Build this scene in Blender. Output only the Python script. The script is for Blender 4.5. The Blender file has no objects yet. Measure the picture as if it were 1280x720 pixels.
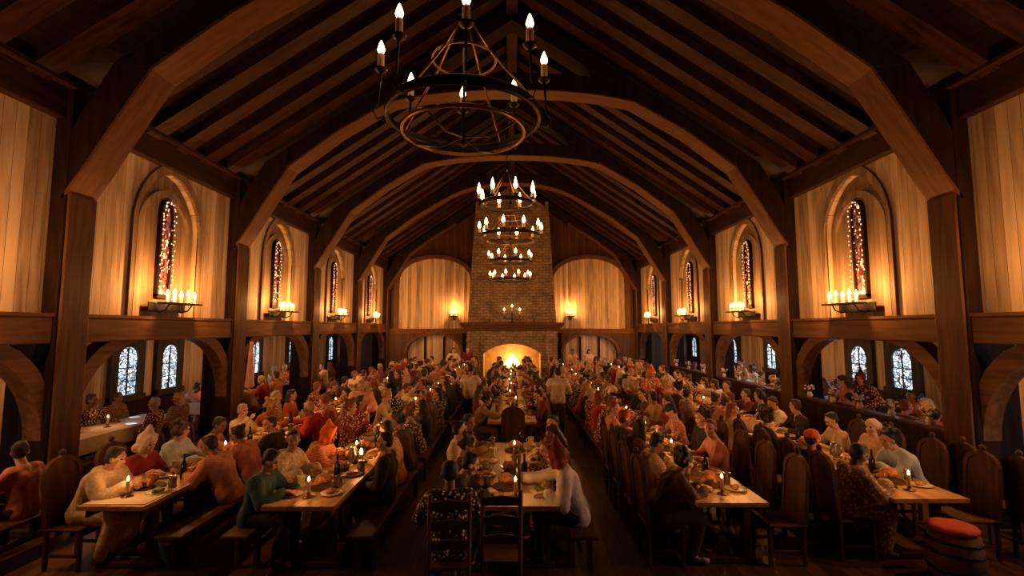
import bpy, bmesh, math, random
from mathutils import Vector, Matrix, noise
R_ = random.Random(7)
PI = math.pi
SC = bpy.context.scene
COL = SC.collection

# ------------------------------------------------------------------ camera, world, exposure
cam_d = bpy.data.cameras.new('camera'); cam = bpy.data.objects.new('camera', cam_d); COL.objects.link(cam)
cam_d.sensor_width = 36; cam_d.lens = 36 * 600 / 1280; cam_d.clip_start = .05; cam_d.clip_end = 200
cam.location = (0, 0, 2.65); cam.rotation_euler = (PI / 2 + math.atan(50 / 600), 0, 0)
SC.camera = cam
w = bpy.data.worlds.new('night'); SC.world = w; w.use_nodes = True
w.node_tree.nodes['Background'].inputs[0].default_value = (.05, .03, .02, 1)
w.node_tree.nodes['Background'].inputs[1].default_value = .1
vs = SC.view_settings; vs.view_transform = 'Standard'; vs.look = 'None'; vs.gamma = 1; vs.use_curve_mapping = False
vs.exposure = -.22
try:
    SC.cycles.use_denoising = True; SC.cycles.max_bounces = 5; SC.cycles.diffuse_bounces = 3; SC.cycles.glossy_bounces = 2
    SC.cycles.use_light_tree = True; SC.cycles.sample_clamp_indirect = 4
except Exception: pass
WARM = (1.0, .405, .108)
P_SCONCE, P_CHAN, P_TABLE, P_FIRE, P_LANTERN, P_BACK = 245.0, 34.0, 3.0, 170.0, 48.0, 100.0
WINDOW_GLOW = 3.0

# ------------------------------------------------------------------ materials
def newmat(name):
    m = bpy.data.materials.new(name); m.use_nodes = True
    nt = m.node_tree; b = nt.nodes['Principled BSDF']
    return m, nt, b
def nd(nt, t, **kw):
    n = nt.nodes.new(t)
    for k, v in kw.items(): setattr(n, k, v)
    return n
def ramp(nt, fac, stops):
    r = nd(nt, 'ShaderNodeValToRGB')
    e = r.color_ramp.elements
    e[0].position, e[0].color = stops[0][0], (*stops[0][1], 1)
    e[1].position, e[1].color = stops[-1][0], (*stops[-1][1], 1)
    for p, c in stops[1:-1]:
        x = e.new(p); x.color = (*c, 1)
    nt.links.new(fac, r.inputs[0]); return r.outputs[0]
def wood(name, dark, light, scale=(8, 8, .7), rough=.55, bump=.15):
    """streaky grain; the small number in scale is the axis the grain runs along"""
    m, nt, b = newmat(name)
    tc = nd(nt, 'ShaderNodeTexCoord'); mp = nd(nt, 'ShaderNodeMapping'); mp.inputs['Scale'].default_value = scale
    nt.links.new(tc.outputs['Object'], mp.inputs[0])
    n = nd(nt, 'ShaderNodeTexNoise'); n.inputs['Scale'].default_value = 1.6; n.inputs['Detail'].default_value = 6; n.inputs['Distortion'].default_value = .6
    nt.links.new(mp.outputs[0], n.inputs[0])
    nt.links.new(ramp(nt, n.outputs[0], [(.3, dark), (.72, light)]), b.inputs['Base Color'])
    b.inputs['Roughness'].default_value = rough; b.inputs['Specular IOR Level'].default_value = .5 if rough < .5 else .12
    bp = nd(nt, 'ShaderNodeBump'); bp.inputs['Strength'].default_value = bump; bp.inputs['Distance'].default_value = .02
    nt.links.new(n.outputs[0], bp.inputs['Height']); nt.links.new(bp.outputs[0], b.inputs['Normal'])
    return m
def planks(name, dark, light, axis, width, gap=.04, rough=.6, grain=(3, 3, .35), tone=.35):
    """boards side by side along `axis` with a random tone each and a groove between"""
    m, nt, b = newmat(name); L = nt.links.new
    tc = nd(nt, 'ShaderNodeTexCoord'); sp = nd(nt, 'ShaderNodeSeparateXYZ'); L(tc.outputs['Object'], sp.inputs[0])
    dv = nd(nt, 'ShaderNodeMath', operation='DIVIDE'); L(sp.outputs['XYZ'.index(axis)], dv.inputs[0]); dv.inputs[1].default_value = width
    fl = nd(nt, 'ShaderNodeMath', operation='FLOOR'); L(dv.outputs[0], fl.inputs[0])
    fr = nd(nt, 'ShaderNodeMath', operation='FRACT'); L(dv.outputs[0], fr.inputs[0])
    wn = nd(nt, 'ShaderNodeTexWhiteNoise', noise_dimensions='1D'); L(fl.outputs[0], wn.inputs['W'])
    mp = nd(nt, 'ShaderNodeMapping'); mp.inputs['Scale'].default_value = grain; L(tc.outputs['Object'], mp.inputs[0])
    L(wn.outputs['Color'], mp.inputs['Location'])
    n = nd(nt, 'ShaderNodeTexNoise'); n.inputs['Scale'].default_value = 3; n.inputs['Detail'].default_value = 5; n.inputs['Distortion'].default_value = .4
    L(mp.outputs[0], n.inputs[0])
    mx = nd(nt, 'ShaderNodeMath', operation='MULTIPLY_ADD'); L(wn.outputs['Value'], mx.inputs[0]); mx.inputs[1].default_value = tone
    L(n.outputs[0], mx.inputs[2])
    c = ramp(nt, mx.outputs[0], [(.35, dark), (.95, light)])
    g = nd(nt, 'ShaderNodeMath', operation='COMPARE'); L(fr.outputs[0], g.inputs[0]); g.inputs[1].default_value = 0; g.inputs[2].default_value = gap
    mc = nd(nt, 'ShaderNodeMix', data_type='RGBA'); L(g.outputs[0], mc.inputs['Factor']); L(c, mc.inputs[6])
    mc.inputs[7].default_value = (*[x * .45 for x in dark], 1)
    L(mc.outputs[2], b.inputs['Base Color']); b.inputs['Roughness'].default_value = rough; b.inputs['Specular IOR Level'].default_value = .15
    iv = nd(nt, 'ShaderNodeMath', operation='SUBTRACT'); iv.inputs[0].default_value = 1; L(g.outputs[0], iv.inputs[1])
    bp = nd(nt, 'ShaderNodeBump'); bp.inputs['Strength'].default_value = .5; bp.inputs['Distance'].default_value = .02
    L(iv.outputs[0], bp.inputs['Height']); L(bp.outputs[0], b.inputs['Normal'])
    return m
def plain(name, c, rough=.6, metal=0, var=.25, scale=12, bump=0):
    m, nt, b = newmat(name)
    n = nd(nt, 'ShaderNodeTexNoise'); n.inputs['Scale'].default_value = scale; n.inputs['Detail'].default_value = 3
    tc = nd(nt, 'ShaderNodeTexCoord'); nt.links.new(tc.outputs['Object'], n.inputs[0])
    nt.links.new(ramp(nt, n.outputs[0], [(.3, tuple(x * (1 - var) for x in c)), (.7, tuple(min(1, x * (1 + var)) for x in c))]), b.inputs['Base Color'])
    b.inputs['Roughness'].default_value = rough; b.inputs['Metallic'].default_value = metal
    if bump:
        bp = nd(nt, 'ShaderNodeBump'); bp.inputs['Strength'].default_value = bump; bp.inputs['Distance'].default_value = .02
        nt.links.new(n.outputs[0], bp.inputs['Height']); nt.links.new(bp.outputs[0], b.inputs['Normal'])
    return m
def objcol(name, rough=.8, pattern=None, pcol=(.75, .62, .45), sheen=0):
    """cloth / hair / skin whose colour is the object's own colour"""
    m, nt, b = newmat(name); L = nt.links.new
    oi = nd(nt, 'ShaderNodeObjectInfo'); tc = nd(nt, 'ShaderNodeTexCoord')
    n = nd(nt, 'ShaderNodeTexNoise'); n.inputs['Scale'].default_value = 9; L(tc.outputs['Object'], n.inputs[0])
    g = ramp(nt, n.outputs[0], [(.3, (.72, .72, .72)), (.7, (1.15, 1.15, 1.15))])
    mu = nd(nt, 'ShaderNodeMix', data_type='RGBA', blend_type='MULTIPLY'); mu.inputs['Factor'].default_value = 1
    L(oi.outputs['Color'], mu.inputs[6]); L(g, mu.inputs[7]); out = mu.outputs[2]
    if pattern:
        if pattern == 'spots':
            v = nd(nt, 'ShaderNodeTexVoronoi'); v.inputs['Scale'].default_value = 26; L(tc.outputs['Object'], v.inputs[0])
            f = nd(nt, 'ShaderNodeMath', operation='LESS_THAN'); L(v.outputs['Distance'], f.inputs[0]); f.inputs[1].default_value = .34
        else:
            v = nd(nt, 'ShaderNodeTexWave'); v.inputs['Scale'].default_value = 13; v.inputs['Distortion'].default_value = 5; v.bands_direction = 'Z'; L(tc.outputs['Object'], v.inputs[0])
            f = nd(nt, 'ShaderNodeMath', operation='GREATER_THAN'); L(v.outputs['Fac'], f.inputs[0]); f.inputs[1].default_value = .62
        mc = nd(nt, 'ShaderNodeMix', data_type='RGBA'); L(f.outputs[0], mc.inputs['Factor']); L(out, mc.inputs[6]); mc.inputs[7].default_value = (*pcol, 1)
        out = mc.outputs[2]
    L(out, b.inputs['Base Color']); b.inputs['Roughness'].default_value = rough
    return m
def glow(name, c, s):
    m, nt, b = newmat(name)
    b.inputs['Base Color'].default_value = (*c, 1); b.inputs['Emission Color'].default_value = (*c, 1); b.inputs['Emission Strength'].default_value = s
    try: m.cycles.emission_sampling = 'NONE'
    except Exception: pass
    return m
M = {}
M['beam'] = wood('dark oak beam', (.022, .009, .004), (.06, .025, .010), (6, .6, 6))
M['beam_x'] = wood('oak truss', (.085, .036, .013), (.14, .062, .023), (1.2, 6, 1.2))  # lit tone of truss undersides put into the colour; mantel shares it
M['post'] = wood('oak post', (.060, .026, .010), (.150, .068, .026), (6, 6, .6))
M['girt'] = wood('oak girt', (.085, .038, .014), (.19, .088, .034), (6, .6, 6))
M['dark_wood'] = wood('dark oak with painted shade', (.009, .0045, .003), (.026, .012, .006), (5, 5, .7), .7)  # shade on post and truss fronts painted in; elsewhere plain dark wood
M['rafter'] = wood('rafter oak', (.018, .007, .003), (.055, .023, .010), (1.3, 7, 1.3))
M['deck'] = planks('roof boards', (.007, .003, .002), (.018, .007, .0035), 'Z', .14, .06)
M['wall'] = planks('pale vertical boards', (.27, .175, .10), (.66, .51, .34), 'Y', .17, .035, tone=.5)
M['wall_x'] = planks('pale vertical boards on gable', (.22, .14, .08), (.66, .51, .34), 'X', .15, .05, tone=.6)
M['niche'] = planks('niche boards with painted shade', (.15, .10, .06), (.30, .21, .13), 'Y', .14, .035)  # darker than the wall boards: shade of the recess painted into the colour
M['gable_dark'] = planks('dark gable boards', (.05, .022, .010), (.11, .048, .022), 'X', .2, .05)
M['wainscot'] = planks('dark wainscot', (.020, .010, .006), (.05, .025, .014), 'Y', .16, .05)
M['wainscot_x'] = planks('dark panelling', (.05, .025, .012), (.11, .055, .026), 'X', .2, .05)
M['floor'] = planks('worn floor boards', (.035, .016, .007), (.12, .058, .025), 'X', .19, .04, .45, (2.5, .35, 1))
M['table'] = wood('table oak', (.28, .15, .055), (.60, .36, .15), (7, .8, 7), .36)
M['seat_wood'] = wood('seat oak', (.045, .021, .010), (.12, .056, .026), (5, 5, 1), .6)
M['iron'] = plain('blackened iron', (.03, .024, .02), .42, .8)
M['brass'] = plain('aged brass', (.30, .17, .06), .35, .9)
M['wax'] = plain('candle wax', (.75, .60, .38), .5, 0, .08)
M['flame'] = glow('candle flame', (1, .60, .22), 14)
M['flame_small'] = glow('small flame', (1, .66, .30), 9)
M['fire'] = glow('hearth flame', (1, .50, .10), 14)
M['ember'] = glow('ember', (1, .22, .04), 3)
M['tiny_bulb'] = glow('tiny bulb', (1, .62, .42), 1.6)
M['grey_frame'] = wood('weathered grey oak', (.035, .034, .030), (.075, .072, .062), (5, 5, .7), .7)
M['china'] = plain('cream china', (.72, .62, .48), .3, 0, .06)
M['pewter'] = plain('pewter', (.42, .38, .33), .28, .9)
M['food_brown'] = plain('roast food', (.42, .17, .055), .5, 0, .6, 40, .5)
M['food_mix'] = plain('mixed food', (.60, .28, .08), .5, 0, .7, 55, .5)
M['greens'] = plain('salad greens', (.14, .20, .04), .5, 0, .6, 50, .5)
M['bread'] = plain('bread crust', (.55, .30, .11), .6, 0, .3, 30, .3)
M['bottle'] = plain('dark bottle glass', (.012, .014, .009), .12)
M['linen'] = plain('white linen', (.72, .62, .54), .8, 0, .08, 6, .2)
M['red_cloth'] = plain('red cushion', (.42, .045, .03), .8, 0, .2, 8, .3)
M['pink_cloth'] = plain('faded pink cloth', (.62, .30, .22), .85, 0, .2, 6, .3)
M['cloth'] = objcol('plain cloth'); M['cloth_spots'] = objcol('spotted cloth', .8, 'spots'); M['cloth_bands'] = objcol('banded cloth', .8, 'bands', (.55, .30, .18))
M['skin'] = objcol('skin', .5); M['hair'] = objcol('hair', .65)
M['eye'] = plain('dark eye', (.02, .012, .01), .2); M['lip'] = plain('lips', (.40, .12, .09), .5)
M['shoe'] = plain('dark leather', (.03, .02, .015), .4)
def stone_mat():
    m, nt, b = newmat('rough chimney stone'); L = nt.links.new
    tc = nd(nt, 'ShaderNodeTexCoord'); mp = nd(nt, 'ShaderNodeMapping'); mp.inputs['Rotation'].default_value = (PI / 2, 0, 0)
    L(tc.outputs['Object'], mp.inputs[0])
    br = nd(nt, 'ShaderNodeTexBrick'); br.inputs['Scale'].default_value = 1.0; br.inputs['Brick Width'].default_value = .34; br.inputs['Row Height'].default_value = .15
    br.inputs['Mortar Size'].default_value = .014; br.inputs['Color1'].default_value = (.24, .155, .085, 1); br.inputs['Color2'].default_value = (.34, .235, .14, 1)
    br.inputs['Mortar'].default_value = (.13, .085, .05, 1); br.inputs['Bias'].default_value = .1
    n = nd(nt, 'ShaderNodeTexNoise'); n.inputs['Scale'].default_value = 2.2; n.inputs['Detail'].default_value = 6; L(mp.outputs[0], n.inputs[0])
    ad = nd(nt, 'ShaderNodeVectorMath', operation='MULTIPLY_ADD'); L(n.outputs['Color'], ad.inputs[0]); ad.inputs[1].default_value = (.22, .22, .22); L(mp.outputs[0], ad.inputs[2])
    L(ad.outputs[0], br.inputs[0]); g = ramp(nt, n.outputs[0], [(.3, (.6, .6, .6)), (.7, (1.2, 1.2, 1.2))])
    mu = nd(nt, 'ShaderNodeMix', data_type='RGBA', blend_type='MULTIPLY'); mu.inputs['Factor'].default_value = 1; L(br.outputs[0], mu.inputs[6]); L(g, mu.inputs[7])
    L(mu.outputs[2], b.inputs['Base Color']); b.inputs['Roughness'].default_value = .85
    bp = nd(nt, 'ShaderNodeBump'); bp.inputs['Strength'].default_value = .9; bp.inputs['Distance'].default_value = .05; bp.invert = True
    L(br.outputs['Fac'], bp.inputs['Height']); L(bp.outputs[0], b.inputs['Normal']); return m
M['stone'] = stone_mat()
def glass_mat(name, cols, s, lead=.05, scale=(9, 9, 9), speck=None):
    """leaded glass lit from outside: cells of colour between dark cames"""
    m, nt, b = newmat(name); L = nt.links.new
    tc = nd(nt, 'ShaderNodeTexCoord'); mp = nd(nt, 'ShaderNodeMapping'); mp.inputs['Scale'].default_value = scale; L(tc.outputs['Object'], mp.inputs[0])
    v = nd(nt, 'ShaderNodeTexVoronoi'); v.inputs['Scale'].default_value = 1; L(mp.outputs[0], v.inputs[0])
    e = nd(nt, 'ShaderNodeTexVoronoi', feature='DISTANCE_TO_EDGE'); e.inputs['Scale'].default_value = 1; L(mp.outputs[0], e.inputs[0])
    sp = nd(nt, 'ShaderNodeSeparateColor'); L(v.outputs['Color'], sp.inputs[0])
    c = ramp(nt, sp.outputs[0], cols)
    f = nd(nt, 'ShaderNodeMath', operation='GREATER_THAN'); L(e.outputs[0], f.inputs[0]); f.inputs[1].default_value = lead
    mu = nd(nt, 'ShaderNodeMath', operation='MULTIPLY'); L(f.outputs[0], mu.inputs[0]); mu.inputs[1].default_value = s
    L(c, b.inputs['Emission Color']); L(mu.outputs[0], b.inputs['Emission Strength']); L(c, b.inputs['Base Color']); b.inputs['Roughness'].default_value = .2
    return m
M['day_glass'] = glass_mat('leaded daylight glass', [(.1, (.10, .16, .24)), (.35, (.45, .62, .78)), (.7, (.75, .88, 1.0)), (.95, (.22, .32, .42))], WINDOW_GLOW, .09, (11, 11, 11))
M['night_glass'] = glass_mat('stained glass', [(.15, (.03, .008, .006)), (.5, (.10, .03, .02)), (.74, (.30, .08, .05)), (.84, (.07, .03, .05)), (.90, (1, .75, .55))], 1.1, .07, (22, 22, 15))

# ------------------------------------------------------------------ mesh helpers
class MB:
    def __init__(s): s.b = bmesh.new()
    def box(s, x0, x1, y0, y1, z0, z1, mtx=None):
        vs = [s.b.verts.new((x, y, z)) for x in (x0, x1) for y in (y0, y1) for z in (z0, z1)]
        for f in ((0, 1, 3, 2), (4, 6, 7, 5), (0, 4, 5, 1), (2, 3, 7, 6), (0, 2, 6, 4), (1, 5, 7, 3)): s.b.faces.new([vs[i] for i in f])
        if mtx: 
            for v in vs: v.co = mtx @ v.co
        return s
    def prism(s, pts, fn, d0, d1):
        """polygon pts (u,v) extruded from d0 to d1; fn(u,v,d)->xyz"""
        a = [s.b.verts.new(fn(u, v, d0)) for u, v in pts]; b = [s.b.verts.new(fn(u, v, d1)) for u, v in pts]
        n = len(pts)
        s.b.faces.new(a); s.b.faces.new(b[::-1])
        for i in range(n): s.b.faces.new([a[i], b[i], b[(i + 1) % n], a[(i + 1) % n]])
        return s
    def strip(s, lo, hi, fn, d0, d1):
        """solid between two matching polylines"""
        n = len(lo)
        g = [[s.b.verts.new(fn(*p, d)) for p in l] for l in (lo, hi) for d in (d0, d1)]
        l0, l1, h0, h1 = g
        for i in range(n - 1):
            s.b.faces.new([l0[i], l0[i + 1], h0[i + 1], h0[i]]); s.b.faces.new([l1[i], h1[i], h1[i + 1], l1[i + 1]])
            s.b.faces.new([l0[i], l1[i], l1[i + 1], l0[i + 1]]); s.b.faces.new([h0[i], h0[i + 1], h1[i + 1], h1[i]])
        for i in (0, n - 1): s.b.faces.new([l0[i], h0[i], h1[i], l1[i]])
        return s
    def tube(s, pts, r, seg=8, closed=False, flat=1.0):
        pts = [Vector(p) for p in pts]; n = len(pts); rings = []
        rs = r if isinstance(r, (list, tuple)) else [r] * n
        up = Vector((0, 0, 1))
        for i, p in enumerate(pts):
            a = pts[(i - 1) % n] if (closed or i > 0) else p; c = pts[(i + 1) % n] if (closed or i < n - 1) else p
            t = (c - a).normalized() if (c - a).length > 1e-9 else up
            u = t.cross(up)
            if u.length < 1e-3: u = t.cross(Vector((0, 1, 0)))
            u.normalize(); v = u.cross(t)
            rings.append([s.b.verts.new(p + rs[i] * (math.cos(2 * PI * k / seg) * u + flat * math.sin(2 * PI * k / seg) * v)) for k in range(seg)])
        m = n if closed else n - 1
        for i in range(m):
            a, b = rings[i], rings[(i + 1) % n]
            for k in range(seg): s.b.faces.new([a[k], a[(k + 1) % seg], b[(k + 1) % seg], b[k]])
        if not closed: s.b.faces.new(rings[0][::-1]); s.b.faces.new(rings[-1])
        return s
    def lathe(s, prof, c=(0, 0, 0), seg=14):
        rings = []
        for r, z in prof:
            if r < 1e-4: rings.append([s.b.verts.new((c[0], c[1], c[2] + z))])
            else: rings.append([s.b.verts.new((c[0] + r * math.cos(2 * PI * k / seg), c[1] + r * math.sin(2 * PI * k / seg), c[2] + z)) for k in range(seg)])
        for a, b in zip(rings, rings[1:]):
            for k in range(seg):
                q = [a[k % len(a)], a[(k + 1) % len(a)], b[(k + 1) % len(b)], b[k % len(b)]]
                q = [v for i, v in enumerate(q) if v not in q[:i]]
                if len(q) > 2: s.b.faces.new(q)
        for rg, rev in ((rings[0], True), (rings[-1], False)):
            if len(rg) > 2: s.b.faces.new(rg[::-1] if rev else rg)
        return s
    def ell(s, c, r, mtx=None, seg=14):
        n = seg // 2; c = Vector(c); rings = []
        for i in range(n + 1):
            a = PI * i / n
            if i in (0, n): rings.append([s.b.verts.new((0, 0, math.cos(a)))])
            else: rings.append([s.b.verts.new((math.sin(a) * math.cos(2 * PI * k / seg), math.sin(a) * math.sin(2 * PI * k / seg), math.cos(a))) for k in range(seg)])
        for rg in rings:
            for v in rg:
                p = Vector((v.co.x * r[0], v.co.y * r[1], v.co.z * r[2])) + c
                v.co = mtx @ p if mtx else p
        for a, b in zip(rings, rings[1:]):
            for k in range(seg):
                q = [a[k % len(a)], b[k % len(b)], b[(k + 1) % len(b)], a[(k + 1) % len(a)]]
                q = [v for i, v in enumerate(q) if v not in q[:i]]
                s.b.faces.new(q)
        return s
    def cap(s, a, ra, b, rb, mtx=None, seg=12):
        """tapered capsule from a to b"""
        a, b = Vector(a), Vector(b); d = b - a
        if mtx: a, b = mtx @ a, mtx @ b; d = b - a
        if d.length < 1e-6: return s.ell(a, (ra, ra, ra))
        t = d.normalized(); u = t.orthogonal().normalized(); v = t.cross(u); rings = []
        prof = [(a - t * ra, 0)] + [(a - t * ra * math.cos(k * PI / 8), ra * math.sin(k * PI / 8)) for k in (1, 2, 3, 4)] + [(b + t * rb * math.cos(k * PI / 8), rb * math.sin(k * PI / 8)) for k in (4, 3, 2, 1)] + [(b + t * rb, 0)]
        for p, r in prof:
            rings.append([s.b.verts.new(p)] if r == 0 else [s.b.verts.new(p + r * (math.cos(2 * PI * k / seg) * u + math.sin(2 * PI * k / seg) * v)) for k in range(seg)])
        for A, B in zip(rings, rings[1:]):
            for k in range(seg):
                q = [A[k % len(A)], A[(k + 1) % len(A)], B[(k + 1) % len(B)], B[k % len(B)]]
                q = [x for i, x in enumerate(q) if x not in q[:i]]
                s.b.faces.new(q)
        return s
    def mesh(s, name, mats, smooth=False):
        bmesh.ops.recalc_face_normals(s.b, faces=s.b.faces)
        me = bpy.data.meshes.new(name); s.b.to_mesh(me); s.b.free()
        for m in (mats if isinstance(mats, (list, tuple)) else [mats]): me.materials.append(m)
        if smooth: me.polygons.foreach_set('use_smooth', [True] * len(me.polygons))
        return me
def link(name, me, parent=None, loc=(0, 0, 0), rz=0):
    o = bpy.data.objects.new(name, me); COL.objects.link(o)
    o.location = loc; o.rotation_euler = (0, 0, rz)
    if parent: o.parent = parent
    return o
def tag(o, label, cat, group=None):
    o['label'] = label; o['category'] = cat
    if group: o['group'] = group
    return o
def empty(name, loc=(0, 0, 0), rz=0):
    o = link(name, None, None, loc, rz); o.empty_display_size = .1; return o
def struct(name, mb, mat, smooth=False):
    o = link(name, mb.mesh(name, mat, smooth)); o['kind'] = 'structure'; return o
def bevel(o, w=.015, seg=2):
    m = o.modifiers.new('edge', 'BEVEL'); m.width = w; m.segments = seg; m.limit_method = 'ANGLE'; return o
def copy_tree(o, parent=None):
    c = o.copy(); COL.objects.link(c)
    c.parent = parent
    for ch in list(KIDS.get(o.name, [])):
        copy_tree(ch, c)
    KIDS[c.name] = [x for x in []]
    return c
KIDS = {}
def kids_of(root):
    """remember a prototype's children once (obj.children is slow on big scenes)"""
    def rec(o):
        KIDS[o.name] = list(o.children)
        for c in o.children: rec(c)
    rec(root)
def light(name, parent, loc, power, radius=.06, color=WARM):
    d = bpy.data.lights.new(name, 'POINT'); d.energy = power; d.color = color; d.shadow_soft_size = radius
    o = bpy.data.objects.new(name, d); COL.objects.link(o); o.location = loc
    if parent: o.parent = parent
    return o
def ordinal(n):
    base = ['zeroth', 'first', 'second', 'third', 'fourth', 'fifth', 'sixth', 'seventh', 'eighth', 'ninth', 'tenth', 'eleventh', 'twelfth', 'thirteenth', 'fourteenth', 'fifteenth', 'sixteenth', 'seventeenth', 'eighteenth', 'nineteenth', 'twentieth']
    return base[n] if n <= 20 else 'twenty' + base[n - 20] if n < 30 else 'thirtieth'
def flame_mb(mb, c, r, h): return mb.lathe([(0, 0), (r * .75, h * .12), (r, h * .3), (r * .7, h * .6), (r * .25, h * .88), (0, h)], c, 8)

# ------------------------------------------------------------------ dimensions of the hall
PZ = [-1.9, 2.45, 6.85, 11.22, 15.67, 20.2, 24.9]   # near face of each post, along the hall
PW, PX, WX, AX = .5, 6.5, 6.72, 9.5                 # post length, post face, nave wall face, aisle wall face
G0, G1, PL0, PL1 = 2.43, 2.81, 5.73, 6.25
BACK, FRONT = 25.4, -2.2
SLOPE, APEX = .68, 10.62
def roof(x): return APEX - SLOPE * abs(x)

# ------------------------------------------------------------------ floor, ceiling, walls
struct('floor', MB().box(-10, 10, FRONT, BACK + 1.4, -.1, 0), M['floor'])
for sgn, nm in ((-1, 'left'), (1, 'right')):
    mb = MB(); fn = lambda u, v, d: (sgn * u, d, v)
    mb.prism([(0, APEX + .2), (6.95, roof(6.95) + .2), (6.95, roof(6.95) + .3), (0, APEX + .3)], fn, FRONT, BACK + .2)
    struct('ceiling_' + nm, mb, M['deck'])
    # upper nave wall with an arched recess in every bay
    mb = MB(); fn = lambda u, v, d: (sgn * (WX + d), u, v)
    nb = MB(); ring = []
    for k in range(len(PZ) - 1):
        a, b = PZ[k] + PW, PZ[k + 1]; c = (a + b) / 2; hw = .86; spring, rise = 4.55, 1.1
        if k == 0: c, hw = c, .8
        def arch(h, extra=0, n=9):
            """pointed arch from (c-h) to (c+h)"""
            p = []
            for i in range(n + 1):
                t = i / n; ang = t * 1.12
                x = h - (h * 1.55) * (1 - math.cos(ang)); y = (h * 1.55) * math.sin(ang) * (rise + extra) / (1.55 * hw * math.sin(1.12))
                p.append((x, y))
            p[-1] = (0, p[-1][1]); return p
        ar = arch(hw); L = [(c - x, spring + y) for x, y in ar]; Rr = [(c + x, spring + y) for x, y in ar][::-1][1:]
        curve = L + Rr
        mb.prism([(a, G1 - .05), (c - hw, G1 - .05), (c - hw, spring), (c - hw, PL0 + .1), (a, PL0 + .1)], fn, 0, .12)
        mb.prism([(c + hw, G1 - .05), (b, G1 - .05), (b, PL0 + .1), (c + hw, PL0 + .1), (c + hw, spring)], fn, 0, .12)
        mb.strip(curve, [(u, PL0 + .1) for u, v in curve], fn, 0, .12)
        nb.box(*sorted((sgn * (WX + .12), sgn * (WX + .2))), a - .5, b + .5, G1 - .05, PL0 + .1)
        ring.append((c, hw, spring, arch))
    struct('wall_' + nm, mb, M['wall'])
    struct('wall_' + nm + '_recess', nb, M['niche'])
    for k, (c, hw, spring, arch) in enumerate(ring):
        # two mouldings round the recess and a narrow lancet of stained glass
        for h0, h1, d0, d1, name in ((hw, hw + .09, -.05, .02, 'trim'), (hw - .22, hw - .14, .05, .14, 'trim')):
            lo = arch(h0, (h0 - hw)); hi = arch(h1, (h1 - hw))
            lo = [(h0, G1 - spring)] + lo; hi = [(h1, G1 - spring)] + hi
            mb = MB()
            for q in (-1, 1):
                mb.strip([(c + q * x, spring + y) for x, y in lo], [(c + q * x, spring + y) for x, y in hi], fn, d0, d1)
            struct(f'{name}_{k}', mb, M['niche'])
        wdw = .12; z0, z1 = 3.3, 4.75
        arc = [(wdw * math.cos(t), z1 + .36 * math.sin(t) ** .8) for t in [i * PI / 16 for i in range(9)]]
        poly = [(-wdw, z0), (wdw, z0)] + arc + [(-x, y) for x, y in arc[::-1][1:]]
        struct(f'window_{k}', MB().prism([(c + u, v) for u, v in poly], fn, .07, .11), M['night_glass'])
        wl = wdw + .05
        inn = [(wdw, z0)] + arc; out = [(wl, z0 - .05)] + [(x * wl / wdw, z1 + (y - z1) * 1.15) for x, y in arc]
        mb = MB()
        for q in (-1, 1): mb.strip([(c + q * x, y) for x, y in inn], [(c + q * x, y) for x, y in out], fn, .04, .13)
        mb.box(*sorted((sgn * (WX + .04), sgn * (WX + .13))), c - wl, c + wl, z0 - .08, z0)
        struct(f'window_{k}_frame', mb, M['dark_wood'])
        if k > 0:
            # string of tiny lights wound round the lancet
            g = tag(empty('light_string', (0, 0, 0)), f'tiny white lights round the stained lancet, {nm} wall, {"nearest bay" if k == 1 else ordinal(k - 1) + " full bay"}', 'string lights', 'light strings round the lancets')
            rr_ = random.Random(k * 7 + (sgn > 0)); path = [(wdw + .04, z0 + .18 + i * .1) for i in range(14)] + [((wdw + .04) * math.cos(t), z1 + .36 * math.sin(t) ** .8) for t in [i * PI / 12 for i in range(13)]] + [(-wdw - .04, z1 - i * .1) for i in range(14)]
            path = [(c + u + rr_.uniform(-.03, .03), v + rr_.uniform(-.02, .02)) for u, v in path]
            link('cord', MB().tube([fn(u, v, .015) for u, v in path], .005, 5).mesh('cord', M['dark_wood']), g)
            bmb = MB()
            for u, v in path[::1]: bmb.ell(fn(u, v, .0), (.013, .013, .017), None, 6)
            for i in range(14): bmb.ell(fn(c + rr_.uniform(-wdw, wdw), rr_.uniform(z0 + .1, z1 + .2), .02), (.010, .010, .014), None, 6)
            bl = link('tiny_bulbs', bmb.mesh('tiny_bulbs', M['tiny_bulb']), g); bl['kind'] = 'stuff'
    # aisle: outer wall, its ceiling, wainscot, windows
    mb = MB(); mb.box(*sorted((sgn * AX, sgn * (AX + .2))), FRONT, BACK + .2, 0, 2.95); struct('wall_aisle_' + nm, mb, M['wall'])
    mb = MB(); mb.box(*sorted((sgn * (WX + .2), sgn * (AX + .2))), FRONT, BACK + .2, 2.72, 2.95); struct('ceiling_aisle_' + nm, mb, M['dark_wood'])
    wins = []
    for k in range(5):
        z = 7.45 + 4.42 * k if k else 4.4
        if sgn > 0 and k: z -= .15
        if k in (1, 2, 3, 4):
            zz = 11.9 + 4.42 * (k - 1)
            if sgn > 0: zz -= .18
            wins += [(zz, k), (zz + 1.45, k)]
        else: wins += [(3.0, 0), (4.2, 0)]
    for i, (zc, k) in enumerate(wins):
        xi = sgn * AX; hwid = .3; zb, zt = (1.02, 1.85) if sgn < 0 else (1.2, 1.8)
        arc = [(hwid * math.cos(t), zt + (.34 if sgn < 0 else .36) * math.sin(t) ** .75) for t in [j * PI / 16 for j in range(9)]]
        poly = [(-hwid, zb), (hwid, zb)] + arc + [(-x, y) for x, y in arc[::-1][1:]]
        fa = lambda u, v, d: (sgn * (AX - d), u, v)
        struct(f'window_aisle_{i}', MB().prism([(zc + u, v) for u, v in poly], fa, .02, .05), M['day_glass'])
        mb = MB()
        fr_o = hwid + .22
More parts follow.
